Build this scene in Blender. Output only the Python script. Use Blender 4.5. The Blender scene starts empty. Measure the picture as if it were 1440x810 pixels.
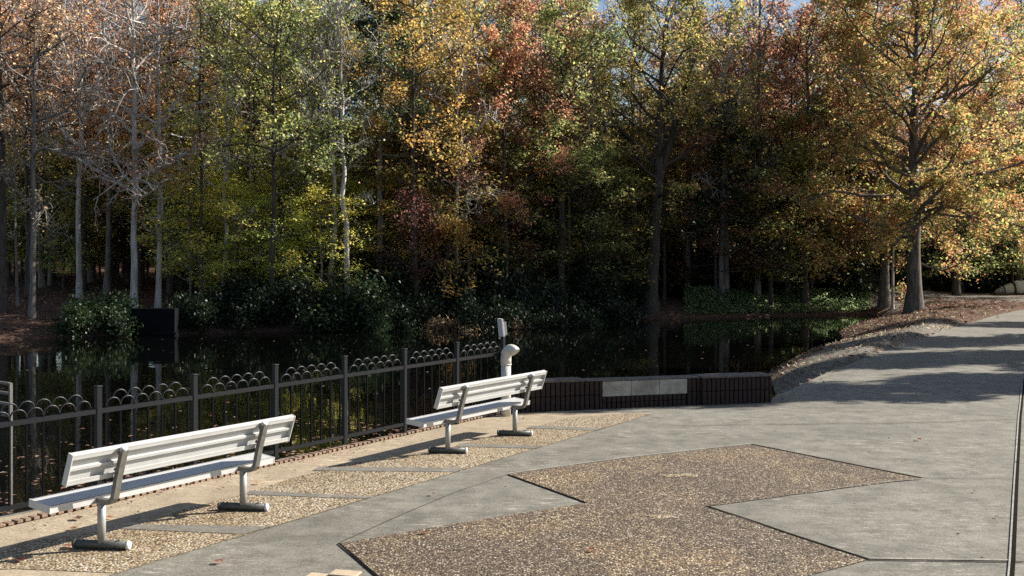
import bpy, bmesh, math, random
import numpy as np
from mathutils import Vector, Matrix
from mathutils.geometry import tessellate_polygon

# ------------------------------------------------------------------ camera, sky, sun
scene = bpy.context.scene
col = scene.collection
R = math.radians
F, CX, HY, CAMH = 1440.0, 720.0, 375.0, 2.3       # pinhole of the 1440 px wide photograph
cam_data = bpy.data.cameras.new('camera')
cam_data.sensor_width = 36.0
cam_data.lens = 36.0 * F / 1440.0
cam_data.shift_y = -30.0 / 1440.0
cam_data.clip_end = 3000
cam = bpy.data.objects.new('camera', cam_data)
cam.location = (0, 0, CAMH)
cam.rotation_euler = (R(90), 0, 0)
col.objects.link(cam)
scene.camera = cam

SUN_EL = 32.5
SUN_AZ = math.atan2(0.95, 0.312)                 # clockwise from +Y
world = bpy.data.worlds.new('World')
scene.world = world
world.use_nodes = True
wn = world.node_tree
sky = wn.nodes.new('ShaderNodeTexSky')
sky.sky_type = 'NISHITA'
sky.sun_disc = False
sky.sun_elevation = R(SUN_EL)
sky.sun_rotation = SUN_AZ
bg = wn.nodes['Background']
bg.inputs['Strength'].default_value = 0.064
wn.links.new(sky.outputs[0], bg.inputs['Color'])
sl = bpy.data.lights.new('sun', 'SUN')
sl.energy = 5.0
sl.angle = R(0.53)
sl.color = (1.0, 0.94, 0.855)
so = bpy.data.objects.new('sun', sl)
sd = Vector((0.95 * math.cos(R(SUN_EL)), 0.312 * math.cos(R(SUN_EL)), math.sin(R(SUN_EL))))
so.rotation_euler = sd.to_track_quat('Z', 'Y').to_euler()
so.location = (60, 30, 50)
col.objects.link(so)

scene.view_settings.view_transform = 'Standard'
scene.view_settings.look = 'None'
scene.view_settings.gamma = 1.0
scene.view_settings.exposure = 1.0
scene.render.engine = 'CYCLES'
scene.cycles.max_bounces = 8
scene.cycles.diffuse_bounces = 5
scene.cycles.glossy_bounces = 3
scene.cycles.transmission_bounces = 3
scene.cycles.use_denoising = False

# ------------------------------------------------------------------ helpers
def G(px, py, z=0.0):
    """point of the plane at height z seen at a place of the photograph"""
    d = F * (CAMH - z) / (py - HY)
    return Vector(((px - CX) / F * d, d, z))

def X(px, D):
    return (px - CX) / F * D

def tag(o, label=None, cat=None, group=None, kind=None):
    if label: o['label'] = label
    if cat: o['category'] = cat
    if group: o['group'] = group
    if kind: o['kind'] = kind
    return o

def link(o, parent=None):
    col.objects.link(o)
    if parent is not None:
        o.parent = parent
    return o

def empty(name, loc=(0, 0, 0), rz=0.0):
    o = bpy.data.objects.new(name, None)
    o.empty_display_size = 0.2
    o.location = loc
    o.rotation_euler = (0, 0, rz)
    return link(o)

def np_mesh(name, V, faces_flat, loop_tot, mat=None, smooth=False):
    me = bpy.data.meshes.new(name)
    V = np.ascontiguousarray(V, dtype=np.float32)
    faces_flat = np.ascontiguousarray(faces_flat, dtype=np.int32)
    loop_tot = np.ascontiguousarray(loop_tot, dtype=np.int32)
    me.vertices.add(len(V)); me.vertices.foreach_set('co', V.ravel())
    me.loops.add(len(faces_flat)); me.loops.foreach_set('vertex_index', faces_flat)
    me.polygons.add(len(loop_tot))
    st = np.concatenate([[0], np.cumsum(loop_tot)[:-1]]).astype(np.int32)
    me.polygons.foreach_set('loop_start', st)
    me.polygons.foreach_set('loop_total', loop_tot)
    if smooth:
        me.polygons.foreach_set('use_smooth', np.ones(len(loop_tot), dtype=bool))
    me.update(calc_edges=True)
    if mat: me.materials.append(mat)
    return me

class MB:
    """collects boxes, tubes and sheets for ONE mesh"""
    def __init__(self): self.bm = bmesh.new()
    def box(self, c, s, rot=None, bevel=0.0):
        r = bmesh.ops.create_cube(self.bm, size=1.0)
        vs = r['verts']
        for v in vs: v.co = Vector((v.co.x * s[0], v.co.y * s[1], v.co.z * s[2]))
        if bevel > 0:
            es = list({e for v in vs for e in v.link_edges})
            rb = bmesh.ops.bevel(self.bm, geom=es, offset=bevel, segments=2, affect='EDGES', profile=0.6)
            vs = list({v for f in rb['faces'] for v in f.verts} | {v for v in vs if v.is_valid})
        M = Matrix.Translation(c) @ (rot.to_4x4() if rot else Matrix.Identity(4))
        for v in vs: v.co = M @ v.co
        return self
    def tube(self, pts, rad, seg=12, cap=True, flat=None):
        pts = [Vector(p) for p in pts]
        n = len(pts)
        rads = rad if isinstance(rad, (list, tuple)) else [rad] * n
        rings = []
        ref = None
        for i, p in enumerate(pts):
            t = (pts[min(i + 1, n - 1)] - pts[max(i - 1, 0)]).normalized()
            if ref is None:
                ref = Vector((0, 0, 1)) if abs(t.z) < 0.9 else Vector((1, 0, 0))
            a = (ref - t * ref.dot(t)).normalized()
            ref = a
            b = t.cross(a)
            ring = []
            for k in range(seg):
                an = 2 * math.pi * k / seg + (math.pi / seg if flat else 0)
                if flat:
                    ca, sa = math.cos(an), math.sin(an)
                    m = max(abs(ca), abs(sa))
                    q = p + a * (ca / m * flat[0]) + b * (sa / m * flat[1])
                else:
                    q = p + a * math.cos(an) * rads[i] + b * math.sin(an) * rads[i]
                ring.append(self.bm.verts.new(q))
            rings.append(ring)
        for r0, r1 in zip(rings, rings[1:]):
            for k in range(seg):
                f = self.bm.faces.new((r0[k], r0[(k + 1) % seg], r1[(k + 1) % seg], r1[k]))
                f.smooth = not flat
        if cap:
            self.bm.faces.new(rings[0][::-1]); self.bm.faces.new(rings[-1])
        return self
    def loft(self, rings, close=True, caps=True, smooth=True):
        vr = [[self.bm.verts.new(Vector(p)) for p in r] for r in rings]
        n = len(vr[0])
        for a, b in zip(vr, vr[1:]):
            for k in range(n if close else n - 1):
                f = self.bm.faces.new((a[k], a[(k + 1) % n], b[(k + 1) % n], b[k])); f.smooth = smooth
        if caps:
            self.bm.faces.new(vr[0][::-1]); self.bm.faces.new(vr[-1])
        return self
    def build(self, name, mat, parent=None, loc=None, rot=None):
        bmesh.ops.recalc_face_normals(self.bm, faces=self.bm.faces)
        me = bpy.data.meshes.new(name)
        self.bm.to_mesh(me); self.bm.free()
        if mat: me.materials.append(mat)
        o = bpy.data.objects.new(name, me)
        if loc is not None: o.location = loc
        if rot is not None: o.rotation_euler = rot
        return link(o, parent)

def sheet(name, pts, z, mat, thick=0.0, kind='structure', parent=None):
    """flat polygon (plan points) at height z with optional side walls going down"""
    pts = [Vector((p[0], p[1], z)) for p in pts]
    tris = tessellate_polygon([pts])
    bm = bmesh.new()
    vs = [bm.verts.new(p) for p in pts]
    for t in tris:
        try: bm.faces.new([vs[i] for i in t])
        except ValueError: pass
    if thick > 0:
        lo = [bm.verts.new(p - Vector((0, 0, thick))) for p in pts]
        n = len(pts)
        for i in range(n):
            bm.faces.new((vs[i], vs[(i + 1) % n], lo[(i + 1) % n], lo[i]))
    bm.normal_update()
    for f in bm.faces:
        if abs(f.normal.z) > 0.9 and f.normal.z < 0: f.normal_flip()
    me = bpy.data.meshes.new(name); bm.to_mesh(me); bm.free()
    me.materials.append(mat)
    o = bpy.data.objects.new(name, me)
    if kind: o['kind'] = kind
    return link(o, parent)

# ------------------------------------------------------------------ materials
def new_mat(name):
    m = bpy.data.materials.new(name); m.use_nodes = True
    nt = m.node_tree
    return m, nt, nt.nodes['Principled BSDF'], nt.nodes['Material Output']

def N(nt, typ, **kw):
    n = nt.nodes.new(typ)
    for k, v in kw.items(): setattr(n, k, v)
    return n

def ramp(nt, stops, interp='LINEAR'):
    n = nt.nodes.new('ShaderNodeValToRGB')
    n.color_ramp.interpolation = interp
    els = n.color_ramp.elements
    while len(els) < len(stops): els.new(0.5)
    while len(els) > len(stops): els.remove(els[-1])
    for e, (p, c) in zip(els, stops):
        e.position = p
        e.color = (c, c, c, 1) if isinstance(c, (int, float)) else (c[0], c[1], c[2], 1)
    return n

def noise(nt, vec, scale, detail=4, rough=0.55, w=None):
    n = N(nt, 'ShaderNodeTexNoise')
    n.inputs['Scale'].default_value = scale
    n.inputs['Detail'].default_value = detail
    n.inputs['Roughness'].default_value = rough
    if vec is not None: nt.links.new(vec, n.inputs['Vector'])
    return n

def mix(nt, fac, a, b, mode='MIX'):
    n = N(nt, 'ShaderNodeMix', data_type='RGBA', blend_type=mode)
    for sock, v in ((n.inputs['Factor'], fac), (n.inputs['A'], a), (n.inputs['B'], b)):
        if isinstance(v, (int, float)): sock.default_value = v
        elif isinstance(v, tuple): sock.default_value = (v[0], v[1], v[2], 1)
        else: nt.links.new(v, sock)
    return n.outputs['Result']

def obj_coord(nt, kind='Object'):
    return N(nt, 'ShaderNodeTexCoord').outputs[kind]

def bump(nt, height, strength, dist=0.01):
    b = N(nt, 'ShaderNodeBump')
    b.inputs['Strength'].default_value = strength
    b.inputs['Distance'].default_value = dist
    nt.links.new(height, b.inputs['Height'])
    return b.outputs['Normal']

def simple(name, c, rough=0.6, metal=0.0, nscale=25, var=0.25, bstr=0.15, dirt=None, spec=0.5):
    m, nt, p, out = new_mat(name)
    p.inputs['Specular IOR Level'].default_value = spec
    co = obj_coord(nt)
    n = noise(nt, co, nscale, 5)
    lo = tuple(x * (1 - var) for x in c); hi = tuple(min(1, x * (1 + var)) for x in c)
    r = ramp(nt, [(0.3, lo), (0.7, hi)])
    nt.links.new(n.outputs['Fac'], r.inputs['Fac'])
    colr = r.outputs['Color']
    if dirt:
        n2 = noise(nt, co, nscale * 0.22, 6, 0.65)
        r2 = ramp(nt, [(0.52, 0.0), (0.72, 0.75)])
        nt.links.new(n2.outputs['Fac'], r2.inputs['Fac'])
        colr = mix(nt, r2.outputs['Color'], colr, dirt)
    nt.links.new(colr, p.inputs['Base Color'])
    p.inputs['Roughness'].default_value = rough
    p.inputs['Metallic'].default_value = metal
    if bstr: nt.links.new(bump(nt, n.outputs['Fac'], bstr), p.inputs['Normal'])
    return m

def concrete_mat(name, base, tint2, stain):
    m, nt, p, out = new_mat(name)
    co = obj_coord(nt)
    big = noise(nt, co, 0.35, 6, 0.6)
    r1 = ramp(nt, [(0.32, base), (0.68, tint2)])
    nt.links.new(big.outputs['Fac'], r1.inputs['Fac'])
    mid = noise(nt, co, 2.6, 10, 0.8)
    r2 = ramp(nt, [(0.42, 0.0), (0.62, 0.7)])
    nt.links.new(mid.outputs['Fac'], r2.inputs['Fac'])
    c = mix(nt, r2.outputs['Color'], r1.outputs['Color'], stain)
    mp = N(nt, 'ShaderNodeMapping'); nt.links.new(co, mp.inputs['Vector'])
    mp.inputs['Rotation'].default_value = (0, 0, R(58)); mp.inputs['Scale'].default_value = (0.5, 1.5, 1)
    mid2 = noise(nt, mp.outputs['Vector'], 9.0, 10, 0.82)            # pale scuffs
    r5 = ramp(nt, [(0.52, 0.0), (0.62, 1.0)])
    nt.links.new(mid2.outputs['Fac'], r5.inputs['Fac'])
    pt = noise(nt, co, 0.8, 5, 0.6)
    r7 = ramp(nt, [(0.42, 0.15), (0.6, 1.0)]); nt.links.new(pt.outputs['Fac'], r7.inputs['Fac'])
    f5 = N(nt, 'ShaderNodeMath', operation='MULTIPLY'); nt.links.new(r5.outputs['Color'], f5.inputs[0]); nt.links.new(r7.outputs['Color'], f5.inputs[1])
    c = mix(nt, f5.outputs[0], c, tuple(min(1, x * 1.55) for x in tint2))
    sp = noise(nt, co, 34, 3, 0.6)
    r8 = ramp(nt, [(0.27, 0.7), (0.36, 0.0)]); nt.links.new(sp.outputs['Fac'], r8.inputs['Fac'])
    c = mix(nt, r8.outputs['Color'], c, tuple(x * 0.5 for x in stain))
    fine = noise(nt, co, 48, 6, 0.78)
    r3 = ramp(nt, [(0.32, 0.48), (0.68, 1.45)])
    nt.links.new(fine.outputs['Fac'], r3.inputs['Fac'])
    c = mix(nt, 1.0, c, r3.outputs['Color'], 'MULTIPLY')
    cr = N(nt, 'ShaderNodeTexVoronoi', feature='DISTANCE_TO_EDGE'); cr.inputs['Scale'].default_value = 0.33
    wob = noise(nt, co, 1.6, 5, 0.6)
    add = N(nt, 'ShaderNodeVectorMath', operation='MULTIPLY_ADD')
    nt.links.new(wob.outputs['Color'], add.inputs[0]); add.inputs[1].default_value = (1.3, 1.3, 0); nt.links.new(co, add.inputs[2])
    nt.links.new(add.outputs[0], cr.inputs['Vector'])
    r4 = ramp(nt, [(0.0, 0.55), (0.0025, 0.0)])
    nt.links.new(cr.outputs['Distance'], r4.inputs['Fac'])
    br = noise(nt, co, 0.5, 2)
    r6 = ramp(nt, [(0.52, 0.0), (0.6, 1.0)]); nt.links.new(br.outputs['Fac'], r6.inputs['Fac'])
    fm = N(nt, 'ShaderNodeMath', operation='MULTIPLY'); nt.links.new(r4.outputs['Color'], fm.inputs[0]); nt.links.new(r6.outputs['Color'], fm.inputs[1])
    c = mix(nt, fm.outputs[0], c, (0.05, 0.047, 0.04))
    nt.links.new(c, p.inputs['Base Color'])
    p.inputs['Roughness'].default_value = 0.88
    p.inputs['Specular IOR Level'].default_value = 0.25
    nt.links.new(bump(nt, fine.outputs['Fac'], 0.35, 0.006), p.inputs['Normal'])
    return m

def aggregate_mat(name, stops, patch, scale=46, gain=0.74):
    m, nt, p, out = new_mat(name)
    co = obj_coord(nt)
    v = N(nt, 'ShaderNodeTexVoronoi'); v.inputs['Scale'].default_value = scale
    nt.links.new(co, v.inputs['Vector'])
    sep = N(nt, 'ShaderNodeSeparateColor'); nt.links.new(v.outputs['Color'], sep.inputs[0])
    r = ramp(nt, [(a_, tuple(x * gain for x in b_)) for a_, b_ in stops], 'CONSTANT')
    nt.links.new(sep.outputs[0], r.inputs['Fac'])
    rd = ramp(nt, [(0.0, 1.2), (0.6, 0.4)])
    nt.links.new(v.outputs['Distance'], rd.inputs['Fac'])
    c = mix(nt, 1.0, r.outputs['Color'], rd.outputs['Color'], 'MULTIPLY')
    big = noise(nt, co, 0.7, 7, 0.66)
    rb = ramp(nt, [(0.46, 0.0), (0.68, 1.0)]); nt.links.new(big.outputs['Fac'], rb.inputs['Fac'])
    c2 = mix(nt, 1.0, c, patch, 'MULTIPLY')
    c = mix(nt, rb.outputs['Color'], c, c2)
    nt.links.new(c, p.inputs['Base Color'])
    p.inputs['Roughness'].default_value = 0.7
    p.inputs['Specular IOR Level'].default_value = 0.3
    inv = N(nt, 'ShaderNodeMath', operation='SUBTRACT'); inv.inputs[0].default_value = 1.0
    nt.links.new(v.outputs['Distance'], inv.inputs[1])
    nt.links.new(bump(nt, inv.outputs[0], 0.8, 0.012), p.inputs['Normal'])
    return m

M = {}
M['concrete'] = concrete_mat('concrete', (0.172, 0.160, 0.131), (0.252, 0.236, 0.194), (0.084, 0.077, 0.062))
M['slab'] = concrete_mat('tan_slab', (0.33, 0.265, 0.18), (0.41, 0.335, 0.235), (0.24, 0.19, 0.128))
M['strip'] = concrete_mat('grey_strip', (0.17, 0.156, 0.13), (0.22, 0.203, 0.17), (0.12, 0.11, 0.09))
M['agg_tan'] = aggregate_mat('tan_aggregate', [(0.0, (0.62, 0.50, 0.32)), (0.2, (0.45, 0.32, 0.18)), (0.38, (0.70, 0.60, 0.44)),
        (0.55, (0.30, 0.21, 0.13)), (0.68, (0.52, 0.40, 0.25)), (0.84, (0.20, 0.15, 0.10)), (0.93, (0.75, 0.68, 0.55))], (0.75, 0.7, 0.62), gain=0.98)
M['agg_brown'] = aggregate_mat('brown_aggregate', [(0.0, (0.27, 0.195, 0.13)), (0.2, (0.165, 0.118, 0.083)), (0.4, (0.36, 0.26, 0.165)),
        (0.55, (0.10, 0.072, 0.055)), (0.66, (0.25, 0.18, 0.13)), (0.80, (0.50, 0.39, 0.25)), (0.90, (0.72, 0.62, 0.46))], (1.6, 1.52, 1.3), scale=52, gain=0.80)
M['fence_dark'] = simple('deep_black_paint', (0.004, 0.0042, 0.005), 0.5, 0.0, nscale=40, var=0.3, bstr=0.0, spec=0.06)
M['joint'] = simple('dark_joint', (0.012, 0.010, 0.008), 0.95, nscale=60, var=0.6, spec=0.03)
M['pale_edge'] = concrete_mat('pale_edge', (0.30, 0.285, 0.24), (0.36, 0.34, 0.29), (0.2, 0.188, 0.155))
M['aluminium'] = simple('painted_aluminium', (0.50, 0.497, 0.48), 0.45, 0.0, nscale=9, var=0.06, bstr=0.0, dirt=(0.37, 0.355, 0.32))
M['steel'] = simple('galvanised_steel', (0.17, 0.163, 0.145), 0.5, 0.3, nscale=35, var=0.25, bstr=0.0, dirt=(0.17, 0.145, 0.115))
M['post_steel'] = simple('pale_steel', (0.36, 0.36, 0.34), 0.45, 0.25, nscale=30, var=0.12, bstr=0.0)
M['capwhite'] = simple('white_plastic', (0.58, 0.57, 0.54), 0.5, nscale=30, var=0.06, bstr=0.02)
M['foot'] = simple('grey_green_steel', (0.085, 0.088, 0.08), 0.5, 0.2, nscale=40, var=0.3, bstr=0.0, dirt=(0.10, 0.10, 0.09))
M['fence'] = simple('black_paint', (0.0085, 0.0100, 0.0125), 0.4, 0.0, nscale=40, var=0.35, bstr=0.0, spec=0.3)
M['pvc'] = simple('white_pvc', (0.60, 0.575, 0.52), 0.45, nscale=8, var=0.07, bstr=0.02, dirt=(0.46, 0.41, 0.33))
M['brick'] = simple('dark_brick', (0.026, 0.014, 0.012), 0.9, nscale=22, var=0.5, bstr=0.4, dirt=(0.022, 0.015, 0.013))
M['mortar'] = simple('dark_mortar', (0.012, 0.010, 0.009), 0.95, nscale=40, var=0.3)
M['edgebrick'] = simple('red_edge_brick', (0.23, 0.155, 0.105), 0.9, nscale=18, var=0.4, bstr=0.3, dirt=(0.24, 0.185, 0.13))
M['capstone'] = simple('cap_stone', (0.10, 0.085, 0.073), 0.9, nscale=12, var=0.3, bstr=0.3)
M['stone'] = simple('pale_stone', (0.31, 0.295, 0.26), 0.9, nscale=7, var=0.3, bstr=0.4, dirt=(0.12, 0.11, 0.095))
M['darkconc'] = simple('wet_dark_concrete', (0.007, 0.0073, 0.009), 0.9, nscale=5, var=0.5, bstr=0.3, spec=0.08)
M['white_hull'] = simple('white_hull', (0.6, 0.6, 0.565), 0.45, nscale=3, var=0.08, bstr=0.02)
M['grey_hull'] = simple('grey_hull', (0.33, 0.33, 0.33), 0.55, nscale=5, var=0.2, bstr=0.05)
M['black_rubber'] = simple('black_rubber', (0.02, 0.02, 0.02), 0.6, nscale=20, var=0.3)
M['timber'] = simple('pale_timber', (0.47, 0.37, 0.25), 0.8, nscale=9, var=0.18, bstr=0.2)
M['timber_dark'] = simple('weathered_timber', (0.17, 0.10, 0.065), 0.9, nscale=12, var=0.3, bstr=0.3)

def bark(name, lo, hi, sc=3.0):
    m, nt, p, out = new_mat(name)
    co = obj_coord(nt)
    mp = N(nt, 'ShaderNodeMapping'); nt.links.new(co, mp.inputs['Vector'])
    mp.inputs['Scale'].default_value = (3.0, 3.0, 0.5)
    n = noise(nt, mp.outputs['Vector'], sc, 7, 0.65)
    r = ramp(nt, [(0.35, lo), (0.65, hi)])
    nt.links.new(n.outputs['Fac'], r.inputs['Fac'])
    nt.links.new(r.outputs['Color'], p.inputs['Base Color'])
    p.inputs['Roughness'].default_value = 0.95
    p.inputs['Specular IOR Level'].default_value = 0.15
    nt.links.new(bump(nt, n.outputs['Fac'], 0.9, 0.04), p.inputs['Normal'])
    return m
M['bark_grey'] = bark('grey_bark', (0.10, 0.09, 0.08), (0.27, 0.245, 0.215))
M['bark_dark'] = bark('dark_bark', (0.045, 0.037, 0.032), (0.12, 0.10, 0.085))
M['bark_mid'] = bark('mid_bark', (0.065, 0.057, 0.05), (0.19, 0.172, 0.15))
M['bark_pale'] = bark('pale_bark', (0.26, 0.24, 0.215), (0.66, 0.62, 0.57), 2.0)

def leaf_mat(name, cols, trans=0.38, tgain=1.0, rnd=0.72, clump=1.3):
    m, nt, p, out = new_mat(name)
    nt.nodes.remove(p)
    geo = N(nt, 'ShaderNodeNewGeometry')
    co = obj_coord(nt)
    cl = noise(nt, co, 0.55, 3, 0.6)                      # clumps of one colour
    ma = N(nt, 'ShaderNodeMath', operation='MULTIPLY_ADD')
    nt.links.new(geo.outputs['Random Per Island'], ma.inputs[0]); ma.inputs[1].default_value = rnd
    mb = N(nt, 'ShaderNodeMath', operation='MULTIPLY_ADD')
    nt.links.new(cl.outputs['Fac'], mb.inputs[0]); mb.inputs[1].default_value = clump; mb.inputs[2].default_value = 0.5 - 0.5 * clump - 0.5 * rnd
    nt.links.new(mb.outputs[0], ma.inputs[2])
    k = len(cols)
    r = ramp(nt, [((i + 0.5) / k, c) for i, c in enumerate(cols)])
    nt.links.new(ma.outputs[0], r.inputs['Fac'])
    oi = N(nt, 'ShaderNodeObjectInfo')
    c = mix(nt, 1.0, r.outputs['Color'], oi.outputs['Color'], 'MULTIPLY')
    d = N(nt, 'ShaderNodeBsdfDiffuse'); nt.links.new(c, d.inputs['Color'])
    t = N(nt, 'ShaderNodeBsdfTranslucent')
    ct = mix(nt, 1.0, c, (tgain, tgain, tgain * 0.9), 'MULTIPLY'); nt.links.new(ct, t.inputs['Color'])
    g = N(nt, 'ShaderNodeBsdfGlossy'); g.inputs['Roughness'].default_value = 0.45
    g.inputs['Color'].default_value = (0.9, 0.9, 0.9, 1)
    ms = N(nt, 'ShaderNodeMixShader'); ms.inputs[0].default_value = trans
    nt.links.new(d.outputs[0], ms.inputs[1]); nt.links.new(t.outputs[0], ms.inputs[2])
    m2 = N(nt, 'ShaderNodeMixShader'); m2.inputs[0].default_value = 0.03
    nt.links.new(ms.outputs[0], m2.inputs[1]); nt.links.new(g.outputs[0], m2.inputs[2])
    nt.links.new(m2.outputs[0], out.inputs['Surface'])
    return m
PAL = {
 'orange': [(0.13, 0.115, 0.045), (0.17, 0.07, 0.035), (0.28, 0.12, 0.05), (0.40, 0.17, 0.055), (0.46, 0.21, 0.065), (0.36, 0.22, 0.08)],
 'rust': [(0.11, 0.10, 0.045), (0.12, 0.055, 0.035), (0.18, 0.075, 0.045), (0.25, 0.10, 0.05), (0.32, 0.14, 0.07), (0.26, 0.16, 0.09)],
 'red': [(0.12, 0.05, 0.035), (0.20, 0.075, 0.045), (0.30, 0.115, 0.055), (0.36, 0.17, 0.07), (0.25, 0.13, 0.06)],
 'gold': [(0.12, 0.13, 0.035), (0.24, 0.21, 0.05), (0.34, 0.22, 0.05), (0.48, 0.28, 0.05), (0.55, 0.34, 0.07), (0.44, 0.20, 0.05)],
 'olive': [(0.04, 0.062, 0.02), (0.075, 0.10, 0.027), (0.115, 0.135, 0.033), (0.165, 0.165, 0.042), (0.22, 0.175, 0.05)],
 'olivegold': [(0.06, 0.078, 0.025), (0.12, 0.13, 0.035), (0.20, 0.185, 0.045), (0.30, 0.225, 0.055), (0.28, 0.16, 0.05)],
 'yellowgreen': [(0.10, 0.12, 0.03), (0.18, 0.20, 0.045), (0.27, 0.27, 0.06), (0.36, 0.31, 0.07), (0.33, 0.24, 0.06)],
 'tan': [(0.17, 0.11, 0.065), (0.25, 0.165, 0.095), (0.33, 0.23, 0.13), (0.38, 0.25, 0.11), (0.30, 0.16, 0.08)],
 'mixed': [(0.06, 0.07, 0.028), (0.12, 0.15, 0.045), (0.21, 0.235, 0.06), (0.31, 0.285, 0.07), (0.35, 0.22, 0.075), (0.42, 0.21, 0.08), (0.30, 0.12, 0.065), (0.16, 0.075, 0.045)],
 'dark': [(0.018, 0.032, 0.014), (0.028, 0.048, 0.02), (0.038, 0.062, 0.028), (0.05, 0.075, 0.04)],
 'evergreen': [(0.03, 0.055, 0.022), (0.045, 0.08, 0.03), (0.065, 0.105, 0.04), (0.08, 0.12, 0.06)],
 'burgundy': [(0.05, 0.024, 0.024), (0.09, 0.03, 0.032), (0.15, 0.05, 0.045), (0.20, 0.085, 0.065)],
 'verge': [(0.05, 0.042, 0.03), (0.10, 0.085, 0.06), (0.19, 0.165, 0.12), (0.30, 0.26, 0.19)],
 'cover': [(0.04, 0.075, 0.026), (0.07, 0.12, 0.04), (0.11, 0.16, 0.06), (0.16, 0.19, 0.08)],
 'litter': [(0.07, 0.042, 0.032), (0.16, 0.09, 0.062), (0.27, 0.15, 0.105), (0.40, 0.26, 0.18), (0.22, 0.10, 0.075), (0.46, 0.34, 0.24)],
}
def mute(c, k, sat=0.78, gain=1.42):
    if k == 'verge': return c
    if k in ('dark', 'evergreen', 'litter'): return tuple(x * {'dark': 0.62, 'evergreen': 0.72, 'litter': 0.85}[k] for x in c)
    l = 0.3 * c[0] + 0.6 * c[1] + 0.1 * c[2]
    gain = {'gold': 1.05, 'mixed': 1.2, 'olivegold': 1.2, 'tan': 1.5, 'orange': 1.42, 'rust': 1.45, 'olive': 1.75, 'red': 1.3}.get(k, gain)
    if k in ('gold', 'mixed', 'olivegold', 'yellowgreen'): sat = 0.86
    return tuple((l + (x - l) * sat) * gain for x in c)
for k_, c_ in PAL.items():
    c_ = [mute(c, k_) for c in c_]
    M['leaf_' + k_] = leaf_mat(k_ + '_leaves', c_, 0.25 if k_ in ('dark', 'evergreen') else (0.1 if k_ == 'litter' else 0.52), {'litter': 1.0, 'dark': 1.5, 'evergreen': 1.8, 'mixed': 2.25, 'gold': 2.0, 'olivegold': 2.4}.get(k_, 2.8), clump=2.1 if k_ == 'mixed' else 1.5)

# ------------------------------------------------------------------ plan of the place
WZ = -0.6
def Wp(px, py):
    p = G(px, py, WZ); return (p.x, p.y)
FA = Vector((-4.124, 10.207)); FS = Vector((0.664, 0.9435))      # fence: first post in frame and the step to the next
def fpos(k): return FA + FS * k
FN = Vector((-FS.y, FS.x)).normalized()                           # towards the water
f_lo, f_hi = fpos(-14) + FN * 0.1, fpos(6) + FN * 0.1
POND = [Wp(-420, 480), Wp(-100, 479), Wp(40, 477), Wp(120, 473), Wp(240, 470), Wp(420, 466), Wp(540, 463), Wp(640, 460), Wp(700, 456),
        Wp(820, 451), Wp(880, 449), Wp(960, 448), Wp(1030, 446.5), Wp(1100, 444.5), Wp(1220, 442), (22.4, 60.5), (21.0, 54.0),
        Wp(1192, 462), Wp(1180, 468), Wp(1196, 481), Wp(1150, 494), Wp(1120, 505), Wp(1082, 523),
        (4.9, 18.3), (4.2, 17.75), (0.0, 16.5), (f_hi.x, f_hi.y), (f_lo.x, f_lo.y), (-26, -12), (-40, 5)]
g2 = lambda px, py: (G(px, py).x, G(px, py).y)
ROAD = [(f_lo.x + 0.08, f_lo.y), (f_hi.x, f_hi.y - 0.02), (0.10, 16.36), (4.45, 17.62), g2(1088, 558), g2(1120, 544), g2(1165, 523), g2(1205, 508), g2(1250, 491),
        g2(1320, 467), g2(1400, 443), g2(1450, 433), (40, 68), (52, 66), (37, 54), (27, 41), (19.5, 27), (14, 17), (12, 8), (12, -8), (-14, -10)]

def sdist(P, poly):
    """signed distance of points (n,2) to a polygon, negative inside"""
    P = np.asarray(P, float); A = np.asarray(poly, float); B = np.roll(A, -1, axis=0)
    d = np.full(len(P), 1e9); inside = np.zeros(len(P), bool)
    for a, b in zip(A, B):
        e = b - a; w = P - a
        t = np.clip((w @ e) / (e @ e), 0, 1)
        q = w - t[:, None] * e
        d = np.minimum(d, np.hypot(q[:, 0], q[:, 1]))
        c = ((a[1] > P[:, 1]) != (b[1] > P[:, 1]))
        with np.errstate(divide='ignore', invalid='ignore'):
            xx = (b[0] - a[0]) * (P[:, 1] - a[1]) / (b[1] - a[1] + 1e-12) + a[0]
        inside ^= c & (P[:, 0] < xx)
    return np.where(inside, -d, d)

def vnoise(x, y, seed=0):
    """cheap smooth noise from sines"""
    r = np.random.RandomState(seed); s = 0
    for i in range(7):
        a = r.uniform(0, 6.28); f = r.uniform(0.6, 1.8); ph = r.uniform(0, 6.28)
        s = s + np.sin((x * math.cos(a) + y * math.sin(a)) * f + ph)
    return s / 7

def sstep(a, b, x):
    t = np.clip((x - a) / (b - a), 0, 1); return t * t * (3 - 2 * t)

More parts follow.
